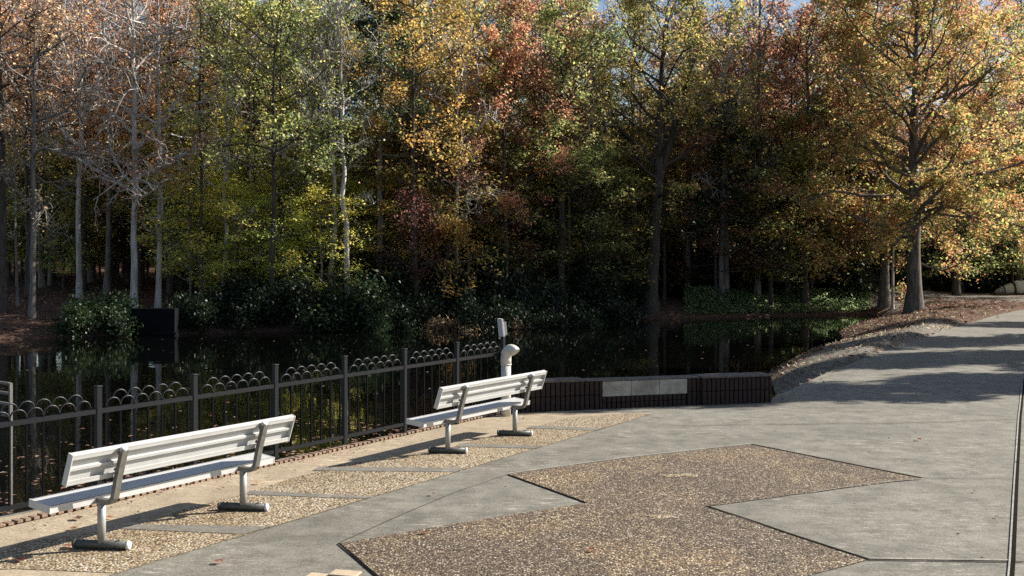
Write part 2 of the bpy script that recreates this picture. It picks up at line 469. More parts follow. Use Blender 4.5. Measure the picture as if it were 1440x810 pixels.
def terrain(x, y):
    x = np.atleast_1d(np.asarray(x, float)); y = np.atleast_1d(np.asarray(y, float))
    P = np.stack([x, y], 1)
    d = sdist(P, POND); dr = sdist(P, ROAD)
    zin = WZ - np.minimum(1.3, 0.5 * np.abs(d))
    far = 1 - sstep(-3.0, 6.0, x - 0.36 * y)                 # the wooded hillside, not the road side
    far = far * sstep(25, 40, y)
    rise = np.where(far > 0.5, 0.62, 0.72)
    zout = WZ + rise * (1 - np.exp(-d / 1.1)) + far * (0.30 * (1 - np.exp(-d / 5.0)) + 0.055 * np.clip(d - 1.5, 0, 75))
    zout = zout + (1 - far) * 0.10 * sstep(50, 75, y)
    zout = zout + 0.09 * vnoise(x * 1.3, y * 1.3, 3) * sstep(0, 1.5, d) + 0.045 * vnoise(x * 4.1, y * 4.1, 5) * sstep(0, 0.6, d)
    sh = (1 - far) * sstep(0.1, 0.8, d) * (1 - sstep(60, 70, y)) * sstep(16, 19, y)
    zout = zout + sh * (0.10 * np.maximum(0, vnoise(x * 2.1 + 5, y * 1.5, 21)) * 2.0 + 0.05 * vnoise(x * 7.3, y * 6.1, 22))
    z = np.where(d < 0, zin, zout)
    # under the paving, and melting into its edge
    zr = -0.02 - np.minimum(0.12, 0.35 * np.abs(dr))
    z = np.where(dr < 0, np.minimum(z, zr), z)
    near = (y < 16.0) | (x < 4.2)
    z = np.where((dr < 0) & near, np.minimum(z, -0.12), z)
    zblend = -0.02 + 0.28 * dr
    z = np.where((dr >= 0) & (d > 0), np.minimum(z, np.maximum(zblend, -0.02) + 0.05 + 0.12 * np.maximum(0, vnoise(x * 2.1 + 5, y * 1.5, 21)) * sstep(0.1, 0.8, dr)), z)
    return z
def tz(x, y): return float(terrain(x, y)[0])

xs = np.unique(np.concatenate([[-900, -500, -300, -200, -140, -100, -80], np.arange(-64, -30, 2.0), np.arange(-30, 3, 0.6), np.arange(3, 30, 0.3),
                               np.arange(30, 60, 1.5), [64, 80, 110, 160, 240, 400, 900]]))
ys = np.unique(np.concatenate([[-400, -150, -60, -30, -16, -8, 0, 4, 8], np.arange(10, 15, 0.7), np.arange(15, 62, 0.34), np.arange(62, 80, 1.0),
                               np.arange(80, 130, 3.0), [140, 160, 200, 300, 500, 900]]))
gx, gy = np.meshgrid(xs, ys)
gz = terrain(gx.ravel(), gy.ravel())
nx, ny = len(xs), len(ys)
ii = np.arange(nx * ny).reshape(ny, nx)
q = np.stack([ii[:-1, :-1], ii[:-1, 1:], ii[1:, 1:], ii[1:, :-1]], -1).reshape(-1, 4)

# ground: leaf mould, with a gravel share near the road and sandy dirt on the crest
m, nt, p, out = new_mat('earth')
co = obj_coord(nt)
n1 = noise(nt, co, 1.2, 8, 0.65); n2 = noise(nt, co, 9, 6, 0.7)
r1 = ramp(nt, [(0.34, (0.05, 0.031, 0.022)), (0.5, (0.12, 0.072, 0.05)), (0.66, (0.20, 0.125, 0.09))]); nt.links.new(n2.outputs['Fac'], r1.inputs['Fac'])
r2 = ramp(nt, [(0.34, (0.07, 0.06, 0.05)), (0.5, (0.20, 0.175, 0.145)), (0.66, (0.37, 0.33, 0.275))]); nt.links.new(n2.outputs['Fac'], r2.inputs['Fac'])
att = N(nt, 'ShaderNodeAttribute', attribute_name='gravel')
madd = N(nt, 'ShaderNodeMath', operation='MULTIPLY_ADD'); nt.links.new(n1.outputs['Fac'], madd.inputs[0]); madd.inputs[1].default_value = 1.1
nt.links.new(att.outputs['Fac'], madd.inputs[2])
r3 = ramp(nt, [(0.85, 0.0), (1.0, 1.0)]); 
sc_ = N(nt, 'ShaderNodeMath', operation='MULTIPLY'); nt.links.new(madd.outputs[0], sc_.inputs[0]); sc_.inputs[1].default_value = 0.82
nt.links.new(sc_.outputs[0], r3.inputs['Fac'])
c = mix(nt, r3.outputs['Color'], r1.outputs['Color'], r2.outputs['Color'])
nt.links.new(c, p.inputs['Base Color']); p.inputs['Roughness'].default_value = 0.95; p.inputs['Specular IOR Level'].default_value = 0.1
nt.links.new(bump(nt, n2.outputs['Fac'], 1.0, 0.12), p.inputs['Normal'])
M['earth'] = m
me = np_mesh('ground', np.stack([gx.ravel(), gy.ravel(), gz], 1), q.ravel(), np.full(len(q), 4), M['earth'], smooth=True)
PR = np.stack([gx.ravel(), gy.ravel()], 1)
drv = sdist(PR, ROAD)
grav = np.where(drv < 0, 1.0, 1 - sstep(0.6, 3.6, drv)) * (1 - sstep(34, 46, gy.ravel()) * 0.75)
crest = sstep(20, 24, gx.ravel()) * sstep(58, 62, gy.ravel()) * (1 - sstep(76, 82, gy.ravel()))
grav = np.clip(np.maximum(grav, crest), 0, 1)
a_ = me.attributes.new('gravel', 'FLOAT', 'POINT'); a_.data.foreach_set('value', grav.astype(np.float32))
ground = link(bpy.data.objects.new('ground', me)); ground['kind'] = 'structure'

# water
m, nt, p, out = new_mat('pond_water')
p.inputs['Base Color'].default_value = (0.0018, 0.0022, 0.0018, 1)
p.inputs['Roughness'].default_value = 0.025
p.inputs['IOR'].default_value = 1.33
co = obj_coord(nt)
mp = N(nt, 'ShaderNodeMapping'); nt.links.new(co, mp.inputs['Vector']); mp.inputs['Scale'].default_value = (1.0, 0.55, 1)
n1 = noise(nt, mp.outputs['Vector'], 2.2, 3, 0.5)
nt.links.new(bump(nt, n1.outputs['Fac'], 0.06, 0.05), p.inputs['Normal'])
M['water'] = m
sheet('pond_water', [(-80, -40), (30, -40), (30, 64), (-80, 64)], WZ, M['water'])

# paving
sheet('plaza', ROAD, 0.0, M['concrete'], thick=0.7)
e1, e2 = G(160, 808), G(905, 586)
def on_edge(t): return e1 + (e2 - e1) * t
b_lo, b_hi = G(-160, 778), G(722, 577)                            # brick edging line
# tan slab between fence and the aggregate panels
sl_pts = [G(-260, 836), G(118, 822), e1, e2, G(915, 581), G(735, 581.5), (f_hi.x + 0.02, f_hi.y - 0.06, 0), (fpos(-3).x + 0.06, fpos(-3).y - 0.06, 0)]
sheet('tan_paving', [(v[0], v[1]) for v in sl_pts], 0.004, M['slab'])
panels = [
 [(-60, 806), (30, 764), (170, 745), (345, 748), (345, 752.8), (162, 807), (20, 801)],
 [(196, 739), (262, 716), (338, 697), (352, 697), (514, 702.5), (380, 742.4)],
 [(360, 690), (415, 672), (452, 663), (641, 664.6), (522, 700), (350, 691)],
 [(455, 657), (520, 648), (610, 634), (640, 629), (753, 631.2), (656, 660)],
 [(650, 624), (700, 612), (748, 603), (838, 606), (762, 628.5)],
 [(755, 600), (800, 588), (880, 582), (915, 583), (848, 603)],
]
for pp in panels:
    sheet('aggregate_paving', [g2(*v) for v in pp], 0.008, M['agg_tan'])
strips = [[(170, 745), (184, 739), (382, 742), (343, 753)], [(345, 697), (352, 691), (524, 699.5), (514, 702.8)],
          [(440, 663), (448, 657.5), (658, 659.5), (640, 665)], [(640, 629), (646, 624.5), (764, 628), (752, 631.8)], [(740, 603), (748, 600), (849, 603), (837, 606.5)]]
for pp in strips:
    sheet('paving_strip', [g2(*v) for v in pp], 0.012, M['strip'])
star = [(478, 765), (652, 735), (825, 708), (775, 690), (714, 668), (880, 645), (1057, 625.5), (1170, 648), (1297, 673), (1140, 693), (994, 713), (1105, 750),
        (1222, 788), (1130, 812), (1120, 850), (560, 850), (530, 811)]
sheet('aggregate_paving', [g2(*v) for v in star], 0.006, M['agg_brown'])
def joint(pts, w, z=0.010, mat='joint'):
    P = [Vector(g2(*v)) for v in pts]
    L, Rr = [], []
    for i, c in enumerate(P):
        t = (P[min(i + 1, len(P) - 1)] - P[max(i - 1, 0)]).normalized(); n = Vector((-t.y, t.x))
        L.append(c + n * w / 2); Rr.append(c - n * w / 2)
    sheet('paving_joint', [tuple(v) for v in L + Rr[::-1]], z, M[mat])
joint([(1057, 625.5), (1110, 636), (1170, 648), (1240, 662), (1297, 673)], 0.035)
joint([(994, 713), (1050, 731), (1105, 750), (1160, 768), (1222, 788)], 0.03)
joint([(714, 668), (770, 688), (825, 708)], 0.02)
joint([(476, 765), (500, 785), (530, 811), (560, 836)], 0.022)
joint([(1222, 788), (1330, 789.5), (1440, 791)], 0.022)
joint([(1297, 673), (1360, 673.3), (1430, 673.5)], 0.010)
joint([(958, 599), (1100, 597), (1250, 596), (1350, 593), (1432, 590)], 0.014)
joint([(478, 764), (560, 727), (640, 693), (714, 668)], 0.006)
joint([(1420, 850), (1425, 790), (1430, 680), (1435, 590), (1440, 540), (1446, 500)], 0.032, 0.014)
joint([(1415.5, 850), (1420.5, 790), (1426.6, 680), (1432.2, 590), (1437.6, 540)], 0.02, 0.012, 'pale_edge')
joint([(1222, 786.3), (1330, 787.7), (1418, 789)], 0.022, 0.011, 'pale_edge')
joint([(1297, 674.2), (1220, 681), (1140, 693.8)], 0.016, 0.011, 'pale_edge')
joint([(714, 666.8), (880, 643.8), (1057, 624.4)], 0.018, 0.011, 'pale_edge')

M['patch'] = concrete_mat('cream_mortar', (0.34, 0.29, 0.20), (0.42, 0.36, 0.26), (0.25, 0.205, 0.14))
for cx_, cy_, w_, h_ in ((955, 669.5, 32, 3.4), (932, 728, 26, 5.0)):
    rr_ = random.Random(int(cx_))
    sheet('paving_patch', [g2(cx_ + w_ * math.cos(a) * rr_.uniform(0.45, 1.1), cy_ + h_ * math.sin(a) * rr_.uniform(0.45, 1.1)) for a in np.linspace(0, 2 * math.pi, 22)[:-1]], 0.010, M['agg_tan'])
# ------------------------------------------------------------------ brick edging
rng = random.Random(4)
bv = (b_hi - b_lo)
joint([(-160, 778.5), (280, 677.5), (722, 577.2)], 0.105, 0.010)
mb = MB(); bl = bv.length; bd = bv.normalized(); ba = math.atan2(bd.y, bd.x)
s = 0.0
while s < bl:
    c = b_lo + bd * (s + 0.035)
    h = 0.034 + rng.uniform(-0.006, 0.006)
    mb.box((c.x, c.y, h / 2 + 0.002), (0.052, 0.095 + rng.uniform(-0.012, 0.012), h), Matrix.Rotation(ba + rng.uniform(-0.05, 0.05), 3, 'Z'))
    s += 0.084 + rng.uniform(-0.006, 0.006)
o = mb.build('brick_edging', M['edgebrick'])
tag(o, 'low row of upright red-brown bricks edging the tan paving along the fence', 'edging')

# ------------------------------------------------------------------ benches
def make_bench():
    root = empty('park_bench')
    L = 2.40
    st = R(6)
    rs = Matrix.Rotation(-st, 3, 'X')
    def seat_pt(x, y, z): return Vector((x, -0.135, 0.43)) + rs @ Vector((0, y, z))
    mb = MB()
    mb.box(seat_pt(0, 0, 0), (L, 0.262, 0.022), rs)
    for y in (-0.125, 0.125): mb.box(seat_pt(0, y, -0.018), (L, 0.016, 0.058), rs)
    mb.box(seat_pt(0, 0.0, -0.022), (L, 0.012, 0.024), rs)
    seat = mb.build('seat', M['aluminium'], root)
    for sx in (-1, 1):
        MB().box(seat_pt(sx * (L / 2 + 0.006), 0, -0.018), (0.012, 0.272, 0.064), rs, 0.003).build('end_cap', M['capwhite'], seat)
    bt = R(19)
    rb = Matrix.Rotation(-bt, 3, 'X')                             # leans back (towards +y)
    def back_pt(x, y, z): return Vector((x, 0.205, 0.735)) + rb @ Vector((0, y, z))
    H = 0.262
    mb = MB()
    mb.box(back_pt(0, -0.012, 0), (L, 0.010, H - 0.014), rb)
    mb.box(back_pt(0, 0.005, H / 2 - 0.009), (L, 0.052, 0.018), rb, 0.004)
    mb.box(back_pt(0, 0.005, -H / 2 + 0.009), (L, 0.052, 0.018), rb, 0.004)
    mb.box(back_pt(0, 0.006, 0.0), (L, 0.026, 0.022), rb)
    mb.box(back_pt(0, 0.026, H / 2 - 0.030), (L, 0.008, 0.026), rb)
    mb.box(back_pt(0, 0.026, -H / 2 + 0.030), (L, 0.008, 0.026), rb)
    back = mb.build('backrest', M['aluminium'], root)
    for sx in (-1, 1):
        mb = MB()
        mb.box(back_pt(sx * (L / 2 + 0.005), 0.005, 0), (0.010, 0.058, H + 0.006), rb, 0.003)
        mb.build('end_cap', M['capwhite'], back)
    return root, L

def finish_bench(root, base_yaw):
    for sx in (-0.77, 0.77):
        mb = MB(); mb.tube([(sx, 0.03, 0.055), (sx, 0.03, 0.385)], 0.033, 16)
        mb.build('post', M['post_steel'], root)
        mb = MB(); mb.tube([(0, 0, -0.225), (0, 0, 0.225)], 0.035, 18)
        o = mb.build('base_tube', M['foot'], root, (sx, 0.03, 0.038), (R(90), 0, base_yaw))
        for e in (-1, 1):
            MB().tube([(0, 0, e * 0.218), (0, 0, e * 0.228), (0, 0, e * 0.242)], [0.037, 0.037, 0.030], 18).build('end_cap', M['capwhite'] if e > 0 else M['foot'], o)
        for e in (-0.15, 0.15):
            MB().tube([(0, 0.032, e), (0, 0.046, e)], 0.011, 6).build('anchor_bolt', M['steel'], o)
        # bent back support: under the seat, round the corner and up behind the back
        pts = [(sx, -0.24, 0.412), (sx, 0.03, 0.392), (sx, 0.12, 0.392), (sx, 0.165, 0.405), (sx, 0.195, 0.44), (sx, 0.212, 0.50), (sx, 0.236, 0.60), (sx, 0.272, 0.71), (sx, 0.312, 0.835)]
        mb = MB(); mb.tube(pts, 0.03, 4, True, (0.021, 0.027))
        sp = mb.build('back_support', M['steel'], root)
        MB().tube([(sx, 0.300, 0.826), (sx, 0.318, 0.852)], [0.030, 0.026], 10).build('end_cap', M['capwhite'], sp)
        for z, y in ((0.665, 0.235), (0.80, 0.285)):
            MB().tube([(sx, y - 0.035, z), (sx, y + 0.002, z - 0.008)], 0.016, 8).build('spacer', M['steel'], sp)

b1, L_ = make_bench()
ANG1 = R(58.5)
finish_bench(b1, 0.0)
def copy_tree(o, parent=None):
    c = o.copy(); link(c, parent)
    for ch in list(o.children): copy_tree(ch, c)
    return c
b2 = copy_tree(b1)
for b, px_, ang in ((b1, (-2.955, 8.985), ANG1), (b2, (-0.40, 13.25), R(57.5))):
    # bench faces the water: local +y (backrest side) looks to the camera's right
    b.location = (px_[0], px_[1], 0.008)
    b.rotation_euler = (0, 0, ang + math.pi)
    for ch in b.children:
        if ch.name.startswith('base_tube'):
            ch.rotation_euler = (R(90), 0, R(90) + R(-6) - (ang + math.pi))
tag(b1, 'nearer white aluminium bench, seen from behind, at the lower left of the plaza', 'bench', 'aluminium benches facing the pond')
tag(b2, 'farther white aluminium bench, standing before the white vent pipe', 'bench', 'aluminium benches facing the pond')

# ------------------------------------------------------------------ fence
fence = empty('picket_fence', (FA.x, FA.y, 0), math.atan2(FS.y, FS.x))
tag(fence, 'black metal picket fence with two rows of hoops between pond and benches', 'fence')
SP = FS.length
def fz(u): return 0.017 * u / SP                                   # the fence climbs very slightly
K0, K1 = -3, 6
for k in range(K0, K1 + 1):
    u = k * SP
    mb = MB(); mb.box((u, 0, fz(u) + 0.50), (0.052, 0.052, 1.20))
    pst = mb.build('post', M['fence'], fence)
    mb = MB(); mb.box((u, 0, fz(u) + 1.108), (0.064, 0.064, 0.014), None, 0.004)
    mb.build('post_cap', M['fence'], pst)
    mb = MB(); mb.box((u, 0, fz(u) - 0.10 + 0.007), (0.11, 0.11, 0.012))
    if k == K1: break
    sl_ = math.atan2(0.017, SP)
    rot = Matrix.Rotation(-sl_, 3, 'Y')
    um = u + SP / 2
    for z, hgt, nm in ((0.860, 0.045, 'top_rail'), (0.085, 0.042, 'bottom_rail')):
        mb = MB(); mb.box((um, 0, fz(um) + z), (SP - 0.056, 0.036, hgt), rot)
        mb.build(nm, M['fence'], fence)
    npk = 7
    ds = SP / npk
    pu = [u + ds * (j + 0.5) for j in range(npk)]
    for x in pu:
        MB().box((x, 0, fz(x) + 0.4725), (0.018, 0.018, 0.732)).build('picket', M['fence_dark'], fence)
    mb = MB()
    for j in range(npk - 1):
        c = (pu[j] + pu[j + 1]) / 2; rr = ds / 2 - 0.004; zb = fz(c) + 0.8845
        pts = [(c - rr, 0.0, zb)] + [(c - rr * math.cos(t), 0.0, zb + 0.022 + 0.9 * rr * math.sin(t)) for t in np.linspace(0, math.pi, 9)] + [(c + rr, 0.0, zb)]
        mb.tube(pts, 0.0092, 6)
    for j in range(npk - 2):
        c = pu[j + 1]; rr = ds / 2 - 0.004; zb = fz(c) + 0.8845 + 0.022 + rr * 0.62
        pts = [(c - rr, 0.004, zb)] + [(c - rr * math.cos(t), 0.004, zb + 0.022 + 0.9 * rr * math.sin(t)) for t in np.linspace(0, math.pi, 9)] + [(c + rr, 0.004, zb)]
        mb.tube(pts, 0.0092, 6)
    mb.build('hoop_scroll', M['fence'], fence)

# railing that turns out over the water at the left edge of the frame
ra = Vector((-6.12, 12.5)); rd_ = Vector((-0.80, 0.60))
rail = empty('metal_railing', (ra.x, ra.y, 0), math.atan2(rd_.y, rd_.x))
tag(rail, 'short grey metal railing at the extreme left edge behind the hooped fence', 'railing')
for k in range(3):
    MB().box((k * 1.3, 0, -0.06), (0.035, 0.035, 1.88)).build('post', M['steel'], rail)
for z in (0.48, 0.62, 0.75, 0.87):
    MB().box((1.3, 0.0, z), (2.55, 0.03, 0.03)).build('rail', M['steel'], rail)

# ------------------------------------------------------------------ vent pipe, floodlight
vp = empty('vent_pipe', (X(711.5, 15.75), 15.75, 0.004), R(-32))
tag(vp, 'white plastic gooseneck vent pipe standing behind the farther bench', 'pipe')
MB().tube([(0, 0, 0), (0, 0, 0.80)], 0.075, 24).build('pipe', M['pvc'], vp)
mb = MB()
pts = [(0, 0, 0.80), (0, 0, 0.87)] + [(0.095 - 0.095 * math.cos(t), 0, 0.92 + 0.105 * math.sin(t)) for t in np.linspace(0, math.pi * 0.80, 9)]
mb.tube(pts, 0.082, 24)
el = mb.build('elbow', M['pvc'], vp)
MB().tube([(0, 0, 0.782), (0, 0, 0.802)], 0.086, 24).build('collar', M['pvc'], el)

fl = empty('floodlight', (X(706, 16.6), 16.6, WZ - 0.3), R(25))
tag(fl, 'small white floodlight on a slim dark post above the fence end', 'lamp')
MB().tube([(0, 0, 0), (0, 0, 2.03)], 0.02, 10).build('post', M['fence'], fl)
hd = MB().box((-0.02, 0.0, 2.21), (0.035, 0.17, 0.30), Matrix.Rotation(R(-6), 3, 'Y'), 0.008).build('lamp_head', M['capwhite'], fl)
mb = MB()
for i in range(5):
    mb.box((0.028, -0.06 + 0.03 * i, 2.20), (0.055, 0.008, 0.22 - 0.012 * i), Matrix.Rotation(R(-6), 3, 'Y'))
mb.build('cooling_fins', M['post_steel'], hd)
MB().box((0.0, 0, 2.045), (0.07, 0.10, 0.03), None, 0.005).build('bracket', M['capwhite'], fl)

# ------------------------------------------------------------------ retaining wall
W0 = Vector((0.168, 16.15)); W1 = Vector((4.38, 17.43)); wa = math.atan2(W1.y - W0.y, W1.x - W0.x)
wall = empty('retaining_wall', (W0.x, W0.y, 0), wa)
tag(wall, 'low dark ribbed brick wall with a pale stone panel at the pond edge', 'wall')
def ws(px):
    r = (px - CX) / F
    return (r * W0.y - W0.x) / (math.cos(wa) - r * math.sin(wa))
rng = random.Random(8)
def ribs(s0, s1, top, front, name):
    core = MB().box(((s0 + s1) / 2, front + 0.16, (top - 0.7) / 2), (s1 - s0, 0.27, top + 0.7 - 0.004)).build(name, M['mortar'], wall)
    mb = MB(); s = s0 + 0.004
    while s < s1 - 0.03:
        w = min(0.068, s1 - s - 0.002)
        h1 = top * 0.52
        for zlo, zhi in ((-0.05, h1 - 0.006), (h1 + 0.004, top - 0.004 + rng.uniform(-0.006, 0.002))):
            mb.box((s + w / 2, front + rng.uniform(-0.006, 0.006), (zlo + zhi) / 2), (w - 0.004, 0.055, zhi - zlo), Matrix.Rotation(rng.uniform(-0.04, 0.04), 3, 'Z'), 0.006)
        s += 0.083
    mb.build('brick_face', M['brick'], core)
    return core
sA, sB, sC, sD = -0.62, ws(846), ws(966), ws(1081)
ribs(sA, sB, 0.455, 0.0, 'left_section')
ribs(sB + 0.002, sC - 0.002, 0.20, 0.0, 'plinth_section')
ribs(sC, sC + 0.24, 0.445, 0.0, 'joint_section')
ribs(sC + 0.242, sD, 0.445, -0.07, 'right_section')
mb = MB(); w3 = (sC - sB - 0.012) / 3
for i in range(3):
    mb.box((sB + 0.006 + w3 * (i + 0.5), 0.10, 0.323), (w3 - 0.004, 0.26, 0.244), None, 0.012)
mb.build('stone_panel', M['stone'], wall)
def caps(s0, s1, z, front, d, t=0.03, n=None):
    mb = MB(); n = n or max(1, round((s1 - s0) / 0.42)); w = (s1 - s0) / n
    for i in range(n): mb.box((s0 + w * (i + 0.5), front + d / 2, z + t / 2 + 0.001), (w - 0.006, d, t + rng.uniform(0, 0.006)), None, 0.005)
    mb.build('coping', M['capstone'], wall)
caps(sA, ws(822), 0.457, -0.035, 0.36, 0.035)
caps(ws(823), sB, 0.457, -0.035, 0.36, 0.012)
caps(sB, sC + 0.23, 0.447, -0.03, 0.34, 0.022)
caps(sC + 0.235, sD + 0.02, 0.447, -0.11, 0.42, 0.03)

# ------------------------------------------------------------------ trees
def tube_arrays(polys, Vs, Fs, base):
    for P, r, k in polys:
        n = len(P)
        T = np.gradient(P, axis=0); T /= (np.linalg.norm(T, axis=1, keepdims=True) + 1e-9)
        ref = np.array([0.31, 0.95, 0.1]) if abs(T[0, 2]) > 0.6 else np.array([0.05, 0.05, 1.0])
        A = np.cross(T, ref); A /= (np.linalg.norm(A, axis=1, keepdims=True) + 1e-9)
        B = np.cross(T, A)
        an = np.arange(k) * 2 * math.pi / k
        V = P[:, None, :] + r[:, None, None] * (np.cos(an)[None, :, None] * A[:, None, :] + np.sin(an)[None, :, None] * B[:, None, :])
        Vs.append(V.reshape(-1, 3))
        idx = base + np.arange(n * k).reshape(n, k)
        nxt = np.roll(idx, -1, axis=1)
        Fs.append(np.stack([idx[:-1], nxt[:-1], nxt[1:], idx[1:]], -1).reshape(-1, 4))
        base += n * k
    return base

def bpath(rs, p, d, L, n, jit, upb):
    P = [p]; d = d / np.linalg.norm(d)
    for i in range(n):
        d = d + rs.normal(0, jit, 3) + np.array([0, 0, upb])
        d = d / np.linalg.norm(d)
        P.append(P[-1] + d * (L / n))
    return np.array(P)

def grow(seed, H, r0, cb, Rc, nprim=24, nsec=5, nter=3, up=0.6, lean=(0, 0), prof='oval', droop=0.0, jit=0.16, rmin=0.012, limbs=None, wander=0.02):
    rs = np.random.RandomState(seed)
    n = 16
    t = np.linspace(0, 1, n)
    wx = np.cumsum(rs.normal(0, wander, n)) * H / 10; wy = np.cumsum(rs.normal(0, wander, n)) * H / 10
    tr = np.stack([wx - wx[0] + lean[0] * t ** 1.3, wy - wy[0] + lean[1] * t ** 1.3, t * H - 0.25 * (t == 0)], 1)
    rt = r0 * np.clip(1 - t, 0, 1) ** 0.75 + rmin
    rt[0] *= 1.55; rt[1] *= 1.06
    polys = [(tr, rt, 10)]
    tips = []
    tb = cb / H
    az = rs.uniform(0, 6.28)
    for i in range(nprim):
        rel = ((i + rs.uniform(0.1, 0.9)) / nprim)
        tt = tb + (1 - tb) * rel * 0.985
        p = np.array([np.interp(tt, t, tr[:, j]) for j in range(3)])
        az += 2.4 + rs.normal(0, 0.4)
        if prof == 'oval': L = Rc * (0.40 + 0.75 * math.sin(math.pi * min(1, 0.12 + rel * 0.86)))
        elif prof == 'cone': L = Rc * (1.05 - 0.9 * rel)
        elif prof == 'broad': L = Rc * (0.75 + 0.35 * math.sin(math.pi * min(1, 0.2 + rel * 0.75)))
        else: L = Rc * (0.55 + 0.5 * rel)
        L *= rs.uniform(0.75, 1.2)
        el = (up * (0.25 + 1.0 * rel) + rs.normal(0, 0.15))
        d = np.array([math.cos(az) * math.cos(el), math.sin(az) * math.cos(el), math.sin(el) - droop * (1 - rel)])
        P = bpath(rs, p, d, L, 6, jit, 0.05 - droop * 0.10)
        rp = max(rmin * 2, 0.42 * np.interp(tt, t, rt)) * (1 - np.linspace(0, 1, 7)) ** 0.8 + rmin
        polys.append((P, rp, 6))
        branchlets(rs, polys, tips, P, rp, L, nsec, nter, jit, rmin)
    for (tt, azl, ell, L, rr) in (limbs or []):
        p = np.array([np.interp(tt, t, tr[:, j]) for j in range(3)])
        d = np.array([math.cos(azl) * math.cos(ell), math.sin(azl) * math.cos(ell), math.sin(ell)])
        P = bpath(rs, p, d, L, 9, 0.13, 0.06 if ell > 0.2 else -0.02)
        rp = rr * (1 - np.linspace(0, 1, 10)) ** 0.7 + rmin
        polys.append((P, rp, 7))
        branchlets(rs, polys, tips, P, rp, L * 0.8, nsec + 3, nter, jit, rmin)
    return polys, np.array(tips)

def branchlets(rs, polys, tips, P, rp, L, nsec, nter, jit, rmin):
    m = len(P) - 1
    for j in range(nsec):
        f = rs.uniform(0.25, 1.0); x = f * m; i0 = min(int(x), m - 1)
        p2 = P[i0] + (P[i0 + 1] - P[i0]) * (x - i0)
        dd = (P[i0 + 1] - P[i0]); dd = dd / (np.linalg.norm(dd) + 1e-9)
        d2 = dd * 0.7 + rs.normal(0, 0.6, 3) + np.array([0, 0, 0.18])
        L2 = L * rs.uniform(0.28, 0.5) * (1.15 - 0.5 * f)
        P2 = bpath(rs, p2, d2, L2, 4, jit * 1.3, 0.03)
        r2 = max(rmin * 1.3, np.interp(f, np.linspace(0, 1, m + 1), rp) * 0.5) * (1 - np.linspace(0, 1, 5)) + rmin * 0.8
        polys.append((P2, r2, 4))
        tips.append(P2[-1]); tips.append(P2[2])
        for k in range(nter):
            f3 = rs.uniform(0.3, 1.0); x = f3 * 4; i0 = min(int(x), 3)
            p3 = P2[i0] + (P2[i0 + 1] - P2[i0]) * (x - i0)
            d3 = (P2[i0 + 1] - P2[i0]) / (np.linalg.norm(P2[i0 + 1] - P2[i0]) + 1e-9) * 0.6 + rs.normal(0, 0.6, 3)
            P3 = bpath(rs, p3, d3, L2 * rs.uniform(0.35, 0.65), 3, jit * 1.4, 0.02)
            polys.append((P3, np.linspace(rmin, rmin * 0.6, 4), 3))
            tips.append(P3[-1]); tips.append(P3[1])

def leaf_quads(rs, C, size, upb=0.5, wid=0.62):
    n = len(C)
    nrm = rs.normal(0, 1, (n, 3)); nrm[:, 2] = np.abs(nrm[:, 2]) + upb
    nrm /= np.linalg.norm(nrm, axis=1, keepdims=True)
    a = np.cross(nrm, rs.normal(0, 1, (n, 3))); a /= (np.linalg.norm(a, axis=1, keepdims=True) + 1e-9)
    b = np.cross(nrm, a)
    s = size * rs.uniform(0.6, 1.4, (n, 1)) * 0.5
    V = np.stack([C + a * s, C + b * s * wid + nrm * s * 0.18, C - a * s, C - b * s * wid + nrm * s * 0.18], 1)
    return V.reshape(-1, 3)

def leaves_at(rs, tips, n, sigma, size, flat=0.7, upb=0.5, patch=0.45):
    # clumps of uneven density, so gaps stay open
    w = rs.gamma(patch, 1.0, len(tips)) + 0.05
    w /= w.sum()
    idx = rs.choice(len(tips), n, p=w)
    off = rs.normal(0, sigma, (n, 3)); off[:, 2] *= flat
    return leaf_quads(rs, tips[idx] + off, size, upb)

def quads_to_mesh(name, V, mat=None):
    n = len(V) // 4
    return np_mesh(name, V, np.arange(4 * n), np.full(n, 4), mat)

def wood_mesh(name, polys, mat):
    Vs, Fs = [], []
    tube_arrays(polys, Vs, Fs, 0)
    V = np.concatenate(Vs); Q = np.concatenate(Fs)
    return np_mesh(name, V, Q.ravel(), np.full(len(Q), 4), mat, smooth=True)

def tree_meshes(seed, H, r0, cb, Rc, leaves, size, nprim=24, sigma=0.23, flat=0.75, upb=0.5, patch=0.45, **kw):
    polys, tips = grow(seed, H, r0, cb, Rc, nprim, **kw)
    rs = np.random.RandomState(seed + 500)
    w = wood_mesh('trunk', polys, M['bark_grey'])
    c = quads_to_mesh('crown', leaves_at(rs, tips, leaves, sigma, size, flat, upb, patch), M['leaf_olive']) if leaves else None
    return w, c

def put_tree(name, wm, cm, x, y, rz, pal, brk, sc=1.0, tint=(1, 1, 1), label=None, cat='tree', group=None, zoff=0.0):
    k_ = 0
    while sdist([(x, y)], POND)[0] < 0.7 and k_ < 60:      # step back along the sight line out of the water
        x *= 1.01; y *= 1.01; k_ += 1
    root = empty(name, (x, y, tz(x, y) - 0.05 + zoff), rz)
    tag(root, label, cat, group)
    for nm, me_, mt in (('trunk', wm, M['bark_' + brk]), ('crown', cm, M['leaf_' + pal])):
        if me_ is None: continue
        o = bpy.data.objects.new(nm, me_)
        o.scale = (sc, sc, sc) if isinstance(sc, (int, float)) else sc
        o.color = (tint[0], tint[1], tint[2], 1)
        o.material_slots[0].link = 'OBJECT'
        o.material_slots[0].material = mt
        link(o, root)
    return root

